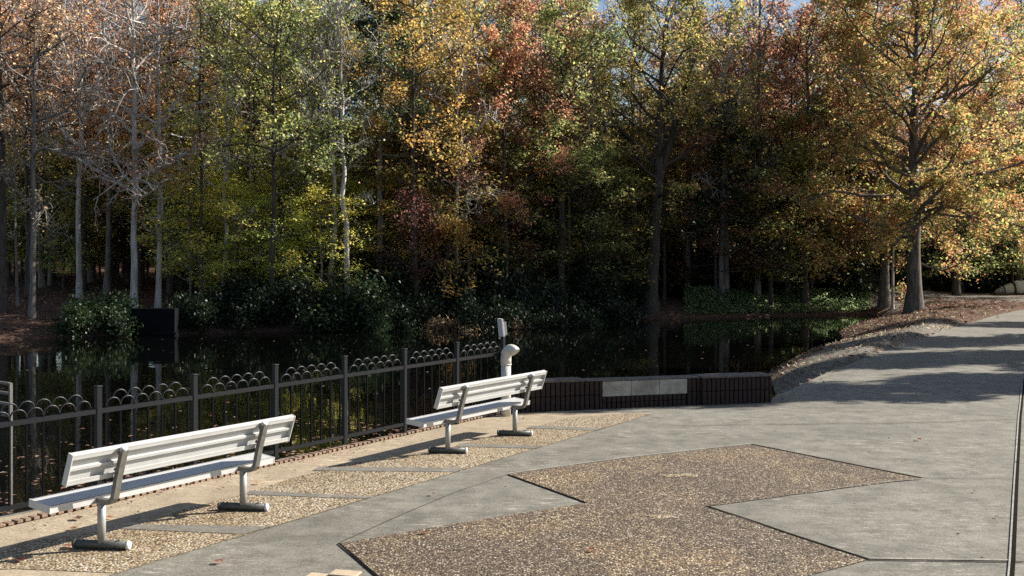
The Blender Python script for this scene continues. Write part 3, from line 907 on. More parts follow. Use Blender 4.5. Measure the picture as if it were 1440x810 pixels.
# --- the trees one can tell apart
T = [
 # px, D, name, H, r0, cb, R, leaves, size, nprim, pal, bark, label, extra
 (45, 43.4, 'bare_tree', 12.5, 0.13, 4.2, 3.4, 900, 0.13, 16, 'tan', 'grey', 'grey nearly bare tree with crooked drooping limbs at the left water edge', dict(jit=0.28, up=0.35, nsec=6, nter=4, droop=0.28, rmin=0.019)),
 (25, 46.5, 'bare_tree', 9.0, 0.06, 3.0, 1.8, 500, 0.12, 10, 'tan', 'grey', 'thin grey stem left of the grey crooked tree on the leaf-strewn bank', dict(nter=2)),
 (3, 44.5, 'bare_tree', 15, 0.20, 7, 3.5, 4500, 0.16, 20, 'tan', 'dark', 'dark trunk with tan leaves at the far left edge of the photo', {}),
 (112, 50.5, 'bare_tree', 21, 0.135, 7.0, 3.6, 1500, 0.13, 26, 'orange', 'pale', 'tall straight pale-barked bare tree with upswept branches behind the round shrub', dict(up=0.95, nsec=6, nter=4, rmin=0.018, limbs=[(0.42, 2.6, 0.9, 5.5, 0.07), (0.5, 0.4, 1.0, 5.0, 0.06)])),
 (188, 46.6, 'bare_tree', 18.5, 0.155, 5.0, 4.4, 4200, 0.14, 24, 'rust', 'pale', 'pale trunk with crooked bare lower limbs right above the dark outlet wall', dict(jit=0.27, nsec=6, nter=4, up=0.4, rmin=0.019, limbs=[(0.33, 2.9, 0.4, 4.0, 0.06), (0.36, -0.3, 0.3, 3.6, 0.055)])),
 (222, 47.5, 'bare_tree', 17, 0.13, 5.5, 4.0, 4200, 0.14, 22, 'rust', 'pale', 'second pale trunk, right of the crooked-limbed one above the outlet wall', dict(jit=0.24, nsec=5, nter=4, rmin=0.017)),
 (150, 54, 'maple_tree', 21, 0.17, 8.5, 4.4, 7500, 0.16, 26, 'orange', 'grey', 'rust-orange crowned tree rising behind the two pale crooked trunks', dict(nter=4)),
 (240, 56, 'maple_tree', 21.5, 0.18, 8.0, 4.6, 9500, 0.17, 26, 'orange', 'dark', 'bright orange crown at the top, right of the rust one', dict(nter=4)),
 (60, 57, 'maple_tree', 21, 0.17, 8, 4.6, 9000, 0.17, 26, 'orange', 'grey', 'brown-orange crown at the upper left behind the bare pale tree', {}),
 (283, 47, 'slender_tree', 17, 0.085, 9, 2.2, 1500, 0.15, 14, 'olive', 'dark', 'slender dark straight trunk left of the yellow-green saplings', {}),
 (330, 57, 'oak_tree', 21, 0.34, 8.5, 5.2, 14000, 0.19, 28, 'olive', 'dark', 'thick dark trunk with a dense olive green crown, left of centre', {}),
 (352, 51, 'tulip_tree', 14.8, 0.16, 6.2, 3.0, 9500, 0.17, 24, 'yellowgreen', 'dark', 'yellow-green rounded crown lit by sun in front of the dense olive tree', {}),
 (383, 46.5, 'oak_tree', 13.5, 0.14, 5.6, 4.2, 9500, 0.17, 22, 'olive', 'dark', 'dark mid-height tree with low olive boughs in front of the yellow-green crown', {}),
 (440, 55, 'oak_tree', 20, 0.20, 7.5, 4.2, 11000, 0.18, 24, 'olive', 'grey', 'tall olive green tree between the dark low oak and pale curved trunk', {}),
 (489, 47.5, 'bare_tree', 19.5, 0.15, 8.5, 3.2, 1500, 0.15, 24, 'olive', 'pale', 'tall pale slightly curved trunk with grey almost leafless top, left of the pine', dict(wander=0.045, nter=4, up=0.8)),
 (533, 50, 'pine_tree', 19.5, 0.19, 8.5, 3.0, 13000, 0.16, 30, 'evergreen', 'grey', 'tall pine with dark green top and sunlit lower trunk', dict(up=0.25, prof='cone')),
 (585, 49, 'gold_tree', 19, 0.15, 7.2, 3.4, 11500, 0.17, 28, 'gold', 'dark', 'brightest golden yellow crown with slim dark trunk, right of the pine', {}),
 (607, 56, 'gold_tree', 21, 0.14, 9.0, 3.6, 10000, 0.17, 24, 'gold', 'pale', 'pale slim trunk with gold top behind the brightest golden crown', {}),
 (657, 46.8, 'slender_tree', 8.5, 0.06, 4.6, 1.8, 1200, 0.14, 12, 'rust', 'grey', 'small slender grey stem with few rusty leaves at the bank', {}),
 (712, 52, 'maple_tree', 13.6, 0.16, 4.6, 3.6, 10500, 0.17, 26, 'red', 'dark', 'red-leaved maple in the middle of the far bank', {}),
 (738, 57, 'oak_tree', 17.5, 0.19, 7.5, 4.0, 9500, 0.18, 24, 'rust', 'dark', 'leaning dark trunk with rusty brown crown right of the red maple', dict(lean=(1.2, 0))),
 (668, 60, 'oak_tree', 22, 0.2, 9.5, 4.6, 8500, 0.18, 26, 'yellowgreen', 'grey', 'tall yellow-green crown rising behind the red maple', {}),
 (790, 55, 'oak_tree', 16.5, 0.25, 6.8, 4.2, 12000, 0.18, 24, 'olive', 'dark', 'stout dark trunk with olive crown left of the forked tree', {}),
 (802, 62, 'bare_tree', 23, 0.2, 10, 4.0, 2200, 0.15, 40, 'tan', 'grey', 'tall broom-shaped bare crown of fine tan twigs near the top centre', dict(up=1.0, nsec=7, nter=4)),
 (915, 57.8, 'oak_tree', 20, 0.44, 7.0, 5.2, 17000, 0.19, 24, 'olivegold', 'dark', 'massive dark trunk forking into two limbs under an olive gold crown', dict(lean=(1.0, 0), limbs=[(0.42, 0.55, 0.95, 8.5, 0.24), (0.46, 2.5, 1.0, 7.5, 0.18)])),
 (1022, 61, 'cedar_tree', 12.2, 0.21, 3.2, 3.4, 13000, 0.19, 30, 'evergreen', 'grey', 'dark green young cedar with level boughs behind the low green hedge', dict(up=0.1, prof='cone')),
 (1048, 66, 'maple_tree', 17, 0.2, 6.5, 4.6, 12000, 0.19, 26, 'rust', 'dark', 'deep rust-brown crown above and right of the young cedar', {}),
 (968, 68, 'maple_tree', 19, 0.2, 7, 4.4, 10500, 0.19, 26, 'rust', 'dark', 'rusty crown between the forked trunk and the young cedar', {}),
 (1108, 63, 'oak_tree', 17, 0.17, 6.5, 4.2, 11000, 0.19, 24, 'rust', 'dark', 'dusky rust-brown tree left of the two big shore trees', {}),
 (1162, 66, 'oak_tree', 19, 0.22, 5.0, 4.4, 11500, 0.19, 24, 'olive', 'dark', 'dark trunk with olive green crown just left behind the two shore trees', {}),
 (1210, 70, 'oak_tree', 21, 0.24, 6.0, 5.0, 12500, 0.2, 26, 'rust', 'dark', 'rust-brown crown showing behind the two shore trees', {}),
 (1285, 74, 'oak_tree', 22, 0.24, 6.0, 5.2, 12500, 0.2, 26, 'rust', 'dark', 'rusty crown directly behind the largest tree', {}),
 (1378, 88, 'maple_tree', 25, 0.2, 7.5, 4.6, 13000, 0.2, 26, 'orange', 'dark', 'orange-brown crown standing back above the boat', {}),
 (1432, 82, 'oak_tree', 26, 0.26, 8.0, 5.5, 12500, 0.2, 28, 'orange', 'dark', 'tall orange crown filling the top right corner of the photo', {}),
 (1345, 72, 'oak_tree', 20, 0.26, 5.5, 5.0, 12500, 0.2, 26, 'rust', 'dark', 'rusty crown to the right behind the largest tree', {}),
 (1478, 69, 'oak_tree', 19.5, 0.26, 6.5, 5.0, 13500, 0.2, 26, 'olive', 'dark', 'olive green crown at the upper right corner above the white boat', {}),
 (1458, 74, 'maple_tree', 17.0, 0.24, 5.5, 5.0, 12500, 0.2, 26, 'red', 'dark', 'red-brown crown at the right edge of the photo', {}),
]
for i, (px, D, nm, H, r0, cb, Rc, nl, sz, npr, pal, bk, lab, ex) in enumerate(T):
    H2 = H if H < 15 or px > 1190 else 15 + (H - 15) * 0.5
    wm, cm = tree_meshes(100 + i * 7, H2, r0 * 0.88, cb * (0.9 if H > 15 else 1), Rc, int(nl * 0.92), sz * 0.84, npr, **ex)
    put_tree(nm, wm, cm, X(px, D), D, 0.0, pal, bk, label=lab)

# the two large trees on the leaf-covered mound, and the thin stem between them
wm, cm = tree_meshes(911, 18.5, 0.40, 3.9, 6.4, 60000, 0.17, 38, sigma=0.26, patch=0.30, prof='broad', up=0.62, nsec=7, nter=3, jit=0.2,
                     limbs=[(0.48, 0.25, 0.55, 7.5, 0.17), (0.46, 2.9, 0.15, 7.5, 0.14), (0.58, 0.6, 0.7, 6.5, 0.13), (0.33, -0.2, 0.12, 6.5, 0.10), (0.50, 3.4, 0.35, 6.5, 0.12), (0.34, 3.3, -0.02, 7.5, 0.10), (0.30, -1.2, 0.05, 6.0, 0.09), (0.28, -1.8, 0.1, 5.0, 0.08), (0.36, -1.5, 0.25, 5.5, 0.09), (0.44, -1.3, 0.3, 5.0, 0.09), (0.40, -2.2, 0.1, 6.0, 0.09), (0.31, -0.5, 0.0, 6.5, 0.08)])
put_tree('shore_tree', wm, cm, X(1285, 53.5), 53.5, 0.0, 'mixed', 'mid', label='largest tree, thick grey trunk and wide gold-green crown on the mound beside the road')
wm, cm = tree_meshes(923, 16.0, 0.30, 3.0, 5.4, 40000, 0.165, 30, sigma=0.27, patch=0.32, prof='broad', up=0.5, nsec=6, nter=3, jit=0.22,
                     limbs=[(0.48, 2.7, 0.35, 5.5, 0.12), (0.31, 3.1, -0.05, 8.8, 0.10), (0.26, 3.35, 0.0, 8.0, 0.09), (0.38, 3.0, 0.1, 8.0, 0.09), (0.36, -2.2, 0.05, 5.5, 0.08), (0.30, -2.6, -0.02, 7.0, 0.08)])
put_tree('shore_tree', wm, cm, X(1243, 55.5), 55.5, 0.0, 'mixed', 'mid', label='smaller trunk with gold and brown leaves close left of the largest tree')
wm, cm = tree_meshes(931, 7.5, 0.075, 3.2, 1.5, 1500, 0.16, 12)
put_tree('sapling', wm, cm, X(1255, 53.0), 53.0, 0.0, 'yellowgreen', 'pale', label='thin pale stem standing between the two shore trunks')

# understory that can be told apart
wm, cm = tree_meshes(941, 5.6, 0.05, 1.9, 1.5, 2600, 0.12, 18, sigma=0.3)
put_tree('red_shrub', wm, cm, X(586, 48.6), 48.6, 0.0, 'burgundy', 'dark', label='burgundy-leaved small tree among the dark shrubs on the far bank', cat='shrub')
wm, cm = tree_meshes(947, 4.4, 0.05, 1.0, 1.7, 4200, 0.14, 16, sigma=0.28)
put_tree('sapling', wm, cm, X(630, 49.5), 49.5, 0.0, 'gold', 'dark', label='golden sapling low behind the burgundy small tree')

# --- yellow-green saplings in layers
saps = [tree_meshes(701 + i, 7.0, 0.06, 1.2, 2.3, 5200, 0.15, 20, sigma=0.32, flat=0.3, up=0.1, upb=1.2) for i in range(3)]
rng = random.Random(21)
for i, (px, D, sc) in enumerate([(268, 48.5, 1.0), (300, 50.5, 0.95), (330, 47.5, 0.8), (362, 49, 0.9), (402, 48, 0.75), (425, 50.5, 1.0), (452, 48, 0.85), (470, 51.5, 1.0), (312, 53.5, 1.15), (505, 52, 0.9), (560, 51, 0.85)]):
    w, c = saps[i % 3]
    put_tree('sapling', w, c, X(px, D), D, rng.uniform(0, 6.28), 'yellowgreen', 'grey', sc, (rng.uniform(1.0, 1.3), rng.uniform(1.0, 1.25), 1.0),
             'yellow-green leafed sapling in the shady understory left of the pine', 'tree', 'yellow-green saplings')

# --- dark shrubs along the far bank
def shrub_mesh(seed, n, sz):
    rs = np.random.RandomState(seed)
    polys, tips = [], []
    for i in range(16):
        az = rs.uniform(0, 6.28); el = rs.uniform(0.35, 1.35)
        d = np.array([math.cos(az) * math.cos(el), math.sin(az) * math.cos(el), math.sin(el)])
        P = bpath(rs, np.array([rs.normal(0, 0.15), rs.normal(0, 0.15), -0.1]), d, rs.uniform(0.75, 1.15), 5, 0.16, 0.02)
        rp = np.linspace(0.03, 0.01, 6); polys.append((P, rp, 5))
        branchlets(rs, polys, tips, P, rp, 1.0, 5, 3, 0.2, 0.006)
    tips = np.array(tips); tips = tips[tips[:, 2] > -0.05]
    V = leaves_at(rs, tips, n, 0.13, sz, 0.8, 0.4, 0.6)
    return wood_mesh('stems', polys, M['bark_dark']), quads_to_mesh('foliage', V, M['leaf_dark'])
SH = [shrub_mesh(811 + i, 8200, 0.078) for i in range(3)]
def put_shrub(i, px, D, rx, rz, pal, label, group=None, tint=(1, 1, 1)):
    w, c = SH[i % 3]
    x = X(px, D)
    root = empty('evergreen_shrub', (x, D, tz(x, D)), (i * 1.7) % 6.28)
    tag(root, label, 'shrub', group)
    for nm, me_, mt in (('stems', w, M['bark_dark']), ('foliage', c, M['leaf_' + pal])):
        o = bpy.data.objects.new(nm, me_); o.scale = (rx, rx, rz); o.color = (*tint, 1)
        o.material_slots[0].link = 'OBJECT'; o.material_slots[0].material = mt
        link(o, root)
put_shrub(0, 138, 43.0, 1.6, 1.7, 'evergreen', 'rounded green shrub at the left water edge beside the dark outlet wall')
put_shrub(1, 268, 44.8, 1.0, 1.35, 'evergreen', 'small green shrub just right of the dark outlet wall')
put_shrub(2, 497, 46.6, 2.0, 2.3, 'evergreen', 'broad evergreen shrub with glossy leaves left of the burgundy small tree')
put_shrub(0, 548, 46.2, 1.3, 1.9, 'evergreen', 'pale-tipped evergreen shrub close left of the burgundy small tree', tint=(1.3, 1.3, 1.3))
put_shrub(1, 635, 46.5, 1.5, 1.6, 'tan', 'brownish half-bare shrub right of the burgundy small tree', tint=(0.42, 0.42, 0.42))
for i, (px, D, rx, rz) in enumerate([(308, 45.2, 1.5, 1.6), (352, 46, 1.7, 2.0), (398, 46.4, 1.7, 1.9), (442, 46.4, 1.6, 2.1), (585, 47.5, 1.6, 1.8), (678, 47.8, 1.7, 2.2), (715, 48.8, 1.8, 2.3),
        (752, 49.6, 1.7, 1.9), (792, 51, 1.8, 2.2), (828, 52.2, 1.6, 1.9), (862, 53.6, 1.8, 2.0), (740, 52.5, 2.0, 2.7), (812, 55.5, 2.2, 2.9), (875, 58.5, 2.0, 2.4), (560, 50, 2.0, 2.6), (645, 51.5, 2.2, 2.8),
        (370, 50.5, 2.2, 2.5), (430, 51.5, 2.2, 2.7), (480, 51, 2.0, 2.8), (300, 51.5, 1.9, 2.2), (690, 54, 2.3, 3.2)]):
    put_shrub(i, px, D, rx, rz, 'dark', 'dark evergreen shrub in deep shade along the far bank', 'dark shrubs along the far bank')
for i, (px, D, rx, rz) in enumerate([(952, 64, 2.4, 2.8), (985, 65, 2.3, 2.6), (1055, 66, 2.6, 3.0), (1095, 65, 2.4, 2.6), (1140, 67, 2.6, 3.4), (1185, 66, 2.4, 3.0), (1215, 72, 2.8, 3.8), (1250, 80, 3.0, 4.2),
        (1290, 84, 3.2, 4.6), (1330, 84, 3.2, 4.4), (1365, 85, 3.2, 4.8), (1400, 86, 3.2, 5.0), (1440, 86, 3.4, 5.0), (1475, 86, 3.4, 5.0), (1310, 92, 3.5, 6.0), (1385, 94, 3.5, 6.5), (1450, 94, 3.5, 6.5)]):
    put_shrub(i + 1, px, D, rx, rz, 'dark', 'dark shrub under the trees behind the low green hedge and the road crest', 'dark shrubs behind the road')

put_shrub(2, 708, 48.0, 1.1, 1.5, 'rust', 'rust-brown leafed shrub among the dark shrubs right of the brownish half-bare one', tint=(0.5, 0.5, 0.5))
put_shrub(0, 846, 52.6, 1.2, 1.7, 'olive', 'olive leafed shrub among the dark shrubs left of the forked trunk')
# --- second row of the wood: trees that share their look by colour
PROTO = [tree_meshes(601 + i * 3, 16.5, 0.19, cb - 1.5, Rc, int(nl * 0.36), 0.21, 22, prof=pf, up=u_) for i, (cb, Rc, nl, pf, u_) in enumerate(
    [(7.5, 4.6, 11000, 'oval', 0.6), (8.5, 4.2, 10000, 'oval', 0.8), (6.5, 5.0, 12000, 'broad', 0.55), (9.5, 4.4, 9500, 'oval', 0.7), (5.0, 4.4, 11000, 'oval', 0.5)])]
BARE = [tree_meshes(651 + i, 20, 0.15, 7, 3.2, 900, 0.14, 22, up=0.9, nter=4) for i in range(2)]
WORD = {'orange': 'orange-brown', 'rust': 'rust-brown', 'tan': 'tan', 'olive': 'dull olive green', 'gold': 'golden', 'yellowgreen': 'yellow-green', 'olivegold': 'olive gold', 'mixed': 'gold-brown', 'red': 'dull red'}
def region_pal(px, r):
    if px < 110: return r.choice(['tan', 'orange', 'orange'])
    if px < 285: return r.choice(['orange', 'rust', 'tan'])
    if px < 540: return r.choice(['olive', 'olive', 'yellowgreen'])
    if px < 700: return r.choice(['gold', 'olive', 'tan', 'olivegold'])
    if px < 800: return r.choice(['rust', 'tan', 'olivegold'])
    if px < 960: return r.choice(['olive', 'olivegold', 'olivegold'])
    if px < 1110: return r.choice(['rust', 'olivegold', 'rust'])
    return r.choice(['rust', 'olive', 'olivegold', 'orange'])
rng = random.Random(77)
row = []
for D0, step in ((61, 66), (69, 70), (77, 70)):
    px = -70 + rng.uniform(0, 30)
    while px < 1520:
        if not (1190 < px < 1500 and D0 < 76):
            row.append((px, D0 + rng.uniform(-2.5, 2.5) + (14 if px > 1200 else 0)))
        px += step * rng.uniform(0.7, 1.3)
for i, (px, D) in enumerate(row):
    if rng.random() < 0.14:
        w, c = BARE[i % 2]
        put_tree('bare_tree', w, c, X(px, D), D, rng.uniform(0, 6.28), 'tan', 'grey', rng.uniform(0.95, 1.15), label='bare slim grey tree standing deep among the leafy second row of the wood', group='bare trees deep in the wood')
    else:
        w, c = PROTO[rng.randrange(5)]
        pal = region_pal(px, rng)
        t_ = rng.uniform(0.75, 1.05)
        put_tree('forest_tree', w, c, X(px, D), D, rng.uniform(0, 6.28), pal, rng.choice(['dark', 'dark', 'grey']), rng.uniform(0.88, 1.1), (t_, t_ * rng.uniform(.95, 1.03), t_),
                 label=WORD[pal] + ' leafed tree standing back in the wood behind the front trees', group=WORD[pal] + ' trees back in the wood')

# --- understory trees that fill the wood below the crowns
def under_pal(px, r):
    if px < 240: return r.choice(['tan', 'rust', 'olive', 'yellowgreen', 'orange'])
    if px < 560: return r.choice(['yellowgreen', 'olive', 'olivegold'])
    if px < 720: return r.choice(['gold', 'olivegold', 'rust', 'tan'])
    if px < 960: return r.choice(['olive', 'olivegold', 'dark'])
    return r.choice(['olive', 'rust', 'dark', 'dark'])
for i in range(96):
    px = rng.uniform(-20, 1210) if i < 60 else (rng.uniform(1150, 1480) if i < 74 else rng.uniform(-20, 320))
    D = rng.uniform(52, 68) + (8 if px > 940 else 0) + (10 if px > 1200 else 0)
    if px < 250: D += 4
    if sdist([(X(px, D), D)], POND)[0] < 1.5: continue
    w, c = saps[rng.randrange(3)]
    pal = under_pal(px, rng)
    WORD['dark'] = 'dark green'
    put_tree('understory_tree', w, c, X(px, D), D, rng.uniform(0, 6.28), pal, 'dark', (sc2 := rng.uniform(0.9, 1.5)), (0.95, 0.95, 0.95),
             label=WORD[pal] + ' small tree filling the understory under the taller crowns', group=WORD[pal] + ' understory trees')

for i in range(34):
    px = rng.uniform(690, 1150) if i > 13 else rng.uniform(790, 960); D = rng.uniform(66, 84) if i < 14 else rng.uniform(55, 64) + (4 if px > 860 else 0)
    w, c = saps[i % 3]
    put_tree('understory_tree', w, c, X(px, D), D, rng.uniform(0, 6.28), ('olive', 'olivegold')[i % 2], 'dark', rng.uniform(1.1, 1.6),
             label=WORD[('olive', 'olivegold')[i % 2]] + ' small tree filling the understory under the taller crowns', group=WORD[('olive', 'olivegold')[i % 2]] + ' understory trees')
FINE = [tree_meshes(661 + i, 14.5, 0.095, 4.5, 3.0, 500, 0.13, 20, up=0.75, nsec=6, nter=4, jit=0.24, rmin=0.016, wander=0.05) for i in range(3)]
for i, px in enumerate([312, 462, 636, 845, 1010]):
    D = rng.uniform(46, 53) + (12 if px > 840 else (3 if px > 620 else 0))
    w, c = FINE[i % 3]
    put_tree('bare_tree', w, c, X(px, D), D, rng.uniform(0, 6.28), 'tan', 'pale', rng.uniform(0.8, 1.1),
             label='thin pale bare tree with crooked fine twigs among the leafy trees', group='thin bare twiggy trees')

# --- tall slim trunks in the gloom
TRK = [tree_meshes(671 + i, 16, 0.13, 9, 1.8, 700, 0.16, 10, nter=2) for i in range(2)]
for i in range(30):
    px = rng.uniform(0, 1190); D = rng.uniform(50, 62) + (6 if px > 900 else 0)
    if sdist([(X(px, D), D)], POND)[0] < 1.0: continue
    w, c = TRK[i % 2]
    put_tree('slender_tree', w, c, X(px, D), D, rng.uniform(0, 6.28), 'olive' if 280 < px < 900 else 'tan', rng.choice(['dark', 'dark', 'mid', 'grey']), (s_ := rng.uniform(0.7, 1.1)),
             label='slender straight understory trunk with few leaves among the larger trees', group='slender understory trunks')

# --- trees standing right of the frame whose shade falls over the road
OFF = [tree_meshes(681 + i, 14, 0.24, 4.2, 1.7, 9500, 0.25, 20, up=0.6, rmin=0.02) for i in range(2)]
for i, (x, y, sc) in enumerate([(16.6, 22.2, 0.82), (21.5, 24.2, 0.9), (26.5, 26.0, 1.0), (20.5, 28.2, 0.95), (26.0, 30.2, 1.0), (31.5, 32.2, 1.1), (24.5, 34.8, 0.95), (30.0, 37.0, 1.05), (36.0, 46.0, 1.15)]):
    w, c = OFF[i % 2]
    put_tree('roadside_tree', w, c, x, y, i * 1.3, 'mixed', 'grey', sc, label='autumn tree beside the road whose shade streaks the concrete', group='trees shading the road')

# --- the far wood behind, one mass
rs = np.random.RandomState(99)
Vw, Fw, base, Lv = [], [], 0, []
for i in range(95):
    px = rs.uniform(-260, 1700); D = rs.uniform(74, 112)
    if px > 1190: D += 12
    x = X(px, D)
    polys, tips = grow(2000 + i, rs.uniform(9, 15), 0.16, rs.uniform(0.6, 3.5), 4.6, 13, 4, 2)
    off = np.array([x, D, tz(x, D)])
    polys = [(P + off, r, max(3, k - 2)) for P, r, k in polys]
    base = tube_arrays(polys[:14], Vw, Fw, base)
    Lv.append(leaves_at(rs, tips, 2600, 0.5, 0.36) + off)
wv = np.concatenate(Vw); wq = np.concatenate(Fw); lv = np.concatenate(Lv)
nq = len(lv) // 4
allq = np.concatenate([wq, (np.arange(4 * nq) + len(wv)).reshape(-1, 4)])
me = np_mesh('far_wood', np.concatenate([wv, lv]), allq.ravel(), np.full(len(allq), 4), M['bark_dark'])
me.materials.append(M['leaf_olivegold'])
mi = np.zeros(len(allq), dtype=np.int32); mi[len(wq):] = 1
me.polygons.foreach_set('material_index', mi)
o = link(bpy.data.objects.new('far_wood', me))
o.color = (0.8, 0.75, 0.8, 1)
tag(o, 'far autumn wood seen as one mass behind all the nearer trees', 'woodland', kind='stuff')

# ------------------------------------------------------------------ ground cover, litter, floating leaves
rs = np.random.RandomState(5)
n = 11000
px = rs.uniform(962, 1226, n); D = rs.uniform(0, 1, n)
shore = np.interp(px, [960, 1030, 1100, 1220], [57.4, 58.6, 60.2, 62.5])
yy = shore + 0.1 + 4.2 * D; xx = (px - CX) / F * yy
hh = (0.25 + 0.75 * sstep(0, 0.5, D)) * (0.75 + 0.45 * vnoise(xx * 1.5, yy * 1.5, 11))
zz = terrain(xx, yy) + rs.uniform(0.0, 1.0, n) ** 0.5 * np.clip(hh, 0.12, 1.3)
V = leaf_quads(rs, np.stack([xx, yy, zz], 1), 0.17, 0.7)
o = link(bpy.data.objects.new('ground_cover', quads_to_mesh('ground_cover', V, M['leaf_cover'])))
tag(o, 'low strip of leafy green ground cover on the bank at the water right of centre', 'ground cover', kind='stuff')

xs_ = []
n = 26000
P = np.stack([rs.uniform(-40, 24, n), rs.uniform(38, 74, n)], 1); d = sdist(P, POND)
keep = (d > 0.15) & (d < 16) & (P[:, 0] < 0.34 * P[:, 1] + 2); P1 = P[keep]
n = 16000
P = np.stack([rs.uniform(12, 31, n), rs.uniform(34, 66, n)], 1); d = sdist(P, POND); dr = sdist(P, ROAD)
line = P[:, 0] - (0.315 * P[:, 1])
keep = (d > 0.0) & (dr > 0.25) & (rs.uniform(0, 1, n) < np.clip((P[:, 1] - 36) / 12, 0, 1)) & (rs.uniform(0, 1, n) < np.where(dr < 1.4, 0.35, 1)); P2 = P[keep]
n = 1500
P = np.stack([rs.uniform(5, 24, n), rs.uniform(18, 48, n)], 1); d = sdist(P, POND); dr = sdist(P, ROAD)
P3 = P[(d > 0.1) & (dr > -0.6 * rs.uniform(0, 1, n) ** 2) & (dr < 5)]
n = 130
qx = rs.uniform(-40, 800, n); qy = 742 - 0.226 * qx + rs.gamma(1.2, 7, n)
qx = np.concatenate([qx, rs.uniform(100, 1430, 70)]); qy = np.concatenate([qy, rs.uniform(600, 806, 70)])
P4 = np.stack([(qx - CX) * CAMH / (qy - HY), F * CAMH / (qy - HY)], 1)
P = np.concatenate([P1, P2, P3])
tl = terrain(P[:, 0], P[:, 1]); tl = np.where(sdist(P, ROAD) < 0, np.maximum(tl, -0.01), tl)
C = np.stack([P[:, 0], P[:, 1], tl + 0.03], 1)
V = np.concatenate([leaf_quads(rs, C, 0.15, 2.5), leaf_quads(rs, np.column_stack([P4, np.full(len(P4), 0.02)]), 0.035, 2.5)])
o = link(bpy.data.objects.new('leaf_litter', quads_to_mesh('leaf_litter', V, M['leaf_litter'])))
tag(o, 'fallen brown leaves covering the banks and the mound under the trees', 'leaf litter', kind='stuff')

n = 26000
Pv = np.stack([rs.uniform(4, 26, n), rs.uniform(17.5, 56, n)], 1); dv = sdist(Pv, POND); drr = sdist(Pv, ROAD)
dens = 0.35 + 0.65 * (vnoise(Pv[:, 0] * 1.6, Pv[:, 1] * 1.2, 31) > 0.05)
Pv = Pv[(dv > 0.0) & (drr > -0.30 * rs.uniform(0, 1, n) ** 2) & (drr < 4.5) & (Pv[:, 0] > 0.2 * Pv[:, 1]) & (rs.uniform(0, 1, n) < dens)]
tv = terrain(Pv[:, 0], Pv[:, 1]); tv = np.where(sdist(Pv, ROAD) < 0, np.maximum(tv, 0.0), tv)
Cv = np.column_stack([Pv, tv + 0.025])
o = link(bpy.data.objects.new('dry_grass', quads_to_mesh('dry_grass', leaf_quads(rs, Cv, 0.12, 0.0, 0.22), M['leaf_verge'])))
tag(o, 'short dry grass and weeds on the rough verge between road and pond', 'grass', kind='stuff')
n = 2600
u = rs.uniform(-6, 8, n); v = rs.gamma(1.3, 1.4, n) + 0.25
A = np.array([FA.x, FA.y]); U = np.array([FS.x, FS.y]) / SP; Vn = np.array([FN.x, FN.y])
P1 = A + u[:, None] * U + v[:, None] * Vn
n = 420
P2 = np.stack([rs.uniform(-22, 20, n), rs.uniform(18, 58, n)], 1)
P = np.concatenate([P1, P2]); P = P[sdist(P, POND) < -0.15]
C = np.stack([P[:, 0], P[:, 1], np.full(len(P), WZ + 0.006)], 1)
nn = len(C)
V = leaf_quads(rs, C, 0.085, 30)
V[:, 2] = np.maximum(V[:, 2], WZ + 0.003)
o = link(bpy.data.objects.new('floating_leaves', quads_to_mesh('floating_leaves', V, M['leaf_litter'])))
tag(o, 'scattered brown leaves floating on the dark pond', 'floating leaves', kind='stuff')

# ------------------------------------------------------------------ outlet wall at the far bank
x0, x1 = X(181, 42.6), X(243, 42.6)
ow = empty('outlet_wall', ((x0 + x1) / 2, 42.75, WZ))
tag(ow, 'dark wet concrete outlet wall at the far left water edge', 'wall')
w_ = x1 - x0
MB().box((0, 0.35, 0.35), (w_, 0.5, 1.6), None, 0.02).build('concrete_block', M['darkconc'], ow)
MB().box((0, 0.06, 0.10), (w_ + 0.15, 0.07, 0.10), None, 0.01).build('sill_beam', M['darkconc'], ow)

# ------------------------------------------------------------------ upturned boat at the right edge
bt = empty('rowing_boat', (X(1398, 76), 76.0, tz(X(1398, 76), 76) + 0.03), R(-4))
tag(bt, 'white upturned boat with dark slanting bands and grey bow on the road crest', 'boat')
def hull(x0, x1, mat, name, lift=0.0):
    rings = []
    for x in np.linspace(x0, x1, 10):
        t = x / 4.2
        hh = 0.78 * (min(1, (x + 0.02) / 1.6)) ** 0.55 + 0.18 * t + lift
        ww = 0.66 * (min(1, (x + 0.02) / 1.4)) ** 0.6 + lift
        ring = [(x, ww * math.cos(a), 0.14 + hh * (math.sin(a) ** 0.7 if math.sin(a) > 0 else 0)) for a in np.linspace(0, math.pi, 13)]
        rings.append(ring)
    return MB().loft(rings, True, True, True).build(name, mat, bt)
hull(0.0, 0.62, M['grey_hull'], 'bow')
hull(0.622, 1.30, M['white_hull'], 'fore_hull')
hull(1.30, 4.2, M['white_hull'], 'hull', 0.05)
hull(0.60, 0.66, M['black_rubber'], 'band', 0.015)
hull(1.22, 1.34, M['black_rubber'], 'band', 0.06)
MB().box((2.1, 0, 0.07), (4.3, 1.2, 0.12), None, 0.02).build('skid', M['timber_dark'], bt)

# ------------------------------------------------------------------ small things on the plaza
c = G(482, 818)
wb = empty('timber_block', (c.x, c.y, 0.004), R(-14))
tag(wb, 'pale tan timber block on the concrete at the lower edge of the photo', 'block')
MB().box((0.02, 0.0, 0.027), (0.20, 0.11, 0.05), None, 0.006).build('block', M['timber_dark'], wb)
MB().box((0.02, 0.0, 0.058), (0.21, 0.13, 0.012), None, 0.004).build('top_board', M['timber'], wb)
MB().box((-0.19, -0.02, 0.016), (0.17, 0.15, 0.03), None, 0.01).build('foot_board', M['timber'], wb)

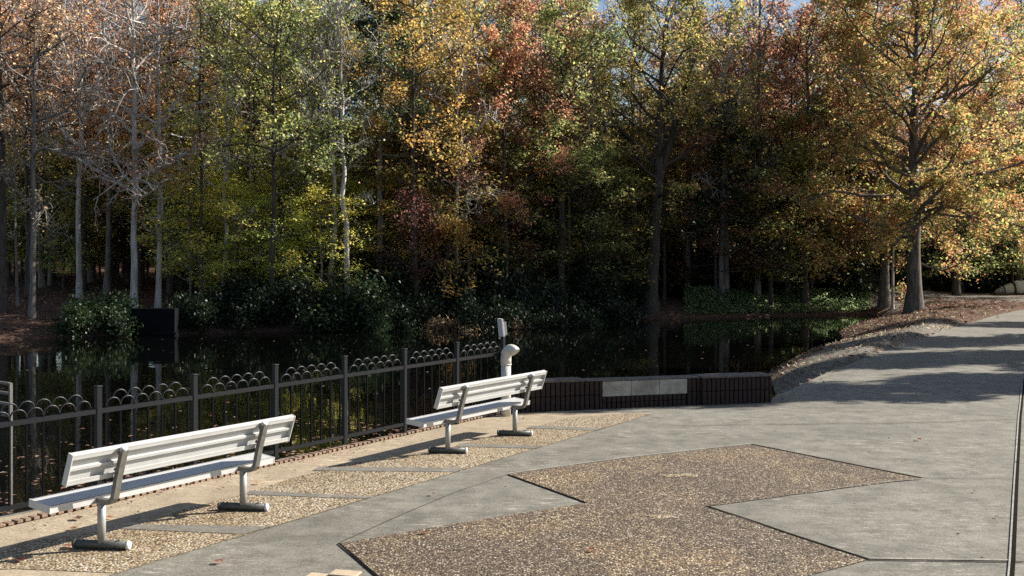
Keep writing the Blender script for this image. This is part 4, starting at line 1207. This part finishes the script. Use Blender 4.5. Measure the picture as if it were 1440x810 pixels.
def dry_leaf(loc, s, rz, pal, label):
    bm = bmesh.new()
    rs_ = random.Random(int(rz * 100))
    outl = []
    for k in range(15):
        a = 2 * math.pi * k / 15
        rr = s * (0.55 + 0.45 * abs(math.cos(2.5 * a))) * rs_.uniform(0.85, 1.1)
        outl.append(bm.verts.new((rr * math.cos(a), rr * math.sin(a) * 0.8, 0.010 + 0.35 * rr * abs(math.sin(a)) * rs_.uniform(0.3, 0.9))))
    cv = bm.verts.new((0, 0, 0.004))
    for k in range(15): bm.faces.new((cv, outl[k], outl[(k + 1) % 15]))
    st = [bm.verts.new(v) for v in ((-s * 0.5, -0.002, 0.008), (-s * 0.5, 0.002, 0.008), (-s * 1.3, 0.0, 0.02))]
    bm.faces.new(st)
    me = bpy.data.meshes.new('fallen_leaf'); bm.to_mesh(me); bm.free(); me.materials.append(M['leaf_' + pal])
    o = bpy.data.objects.new('fallen_leaf', me); o.location = loc; o.rotation_euler = (0, 0, rz); link(o)
    tag(o, label, 'leaf', 'dry leaves fallen on the paving')
for i, (px, py, s, pal, lab) in enumerate([
    (308, 793, 0.045, 'red', 'reddish dry leaf on bare concrete below the nearer bench'),
    (28, 791, 0.06, 'burgundy', 'dark red dry leaf on tan aggregate at the lower left corner'),
    (597, 752, 0.045, 'rust', 'rusty leaf on the brown aggregate near its left tip'),
    (832, 777, 0.04, 'rust', 'rusty leaf lying in the middle of the brown aggregate'),
    (609, 697, 0.035, 'rust', 'small brown leaf on the concrete joint below the farther bench'),
    (362, 682, 0.05, 'tan', 'tan curled leaf on aggregate right of the nearer bench'),
    (108, 732, 0.06, 'litter', 'brown flat leaf on tan slab left of the near bench post'),
    (104, 746, 0.045, 'orange', 'orange-brown leaf beside the near bench shadow'),
    (153, 731, 0.045, 'orange', 'orange leaf behind the near bench post'),
    (1292, 620, 0.05, 'rust', 'dark small leaf alone on the concrete at right'),
    (96, 771, 0.04, 'red', 'pink-brown leaf left of the near bench foot')]):
    g_ = G(px, py)
    dry_leaf((g_.x, g_.y, 0.014), s, i * 1.9 + 0.4, pal, lab)
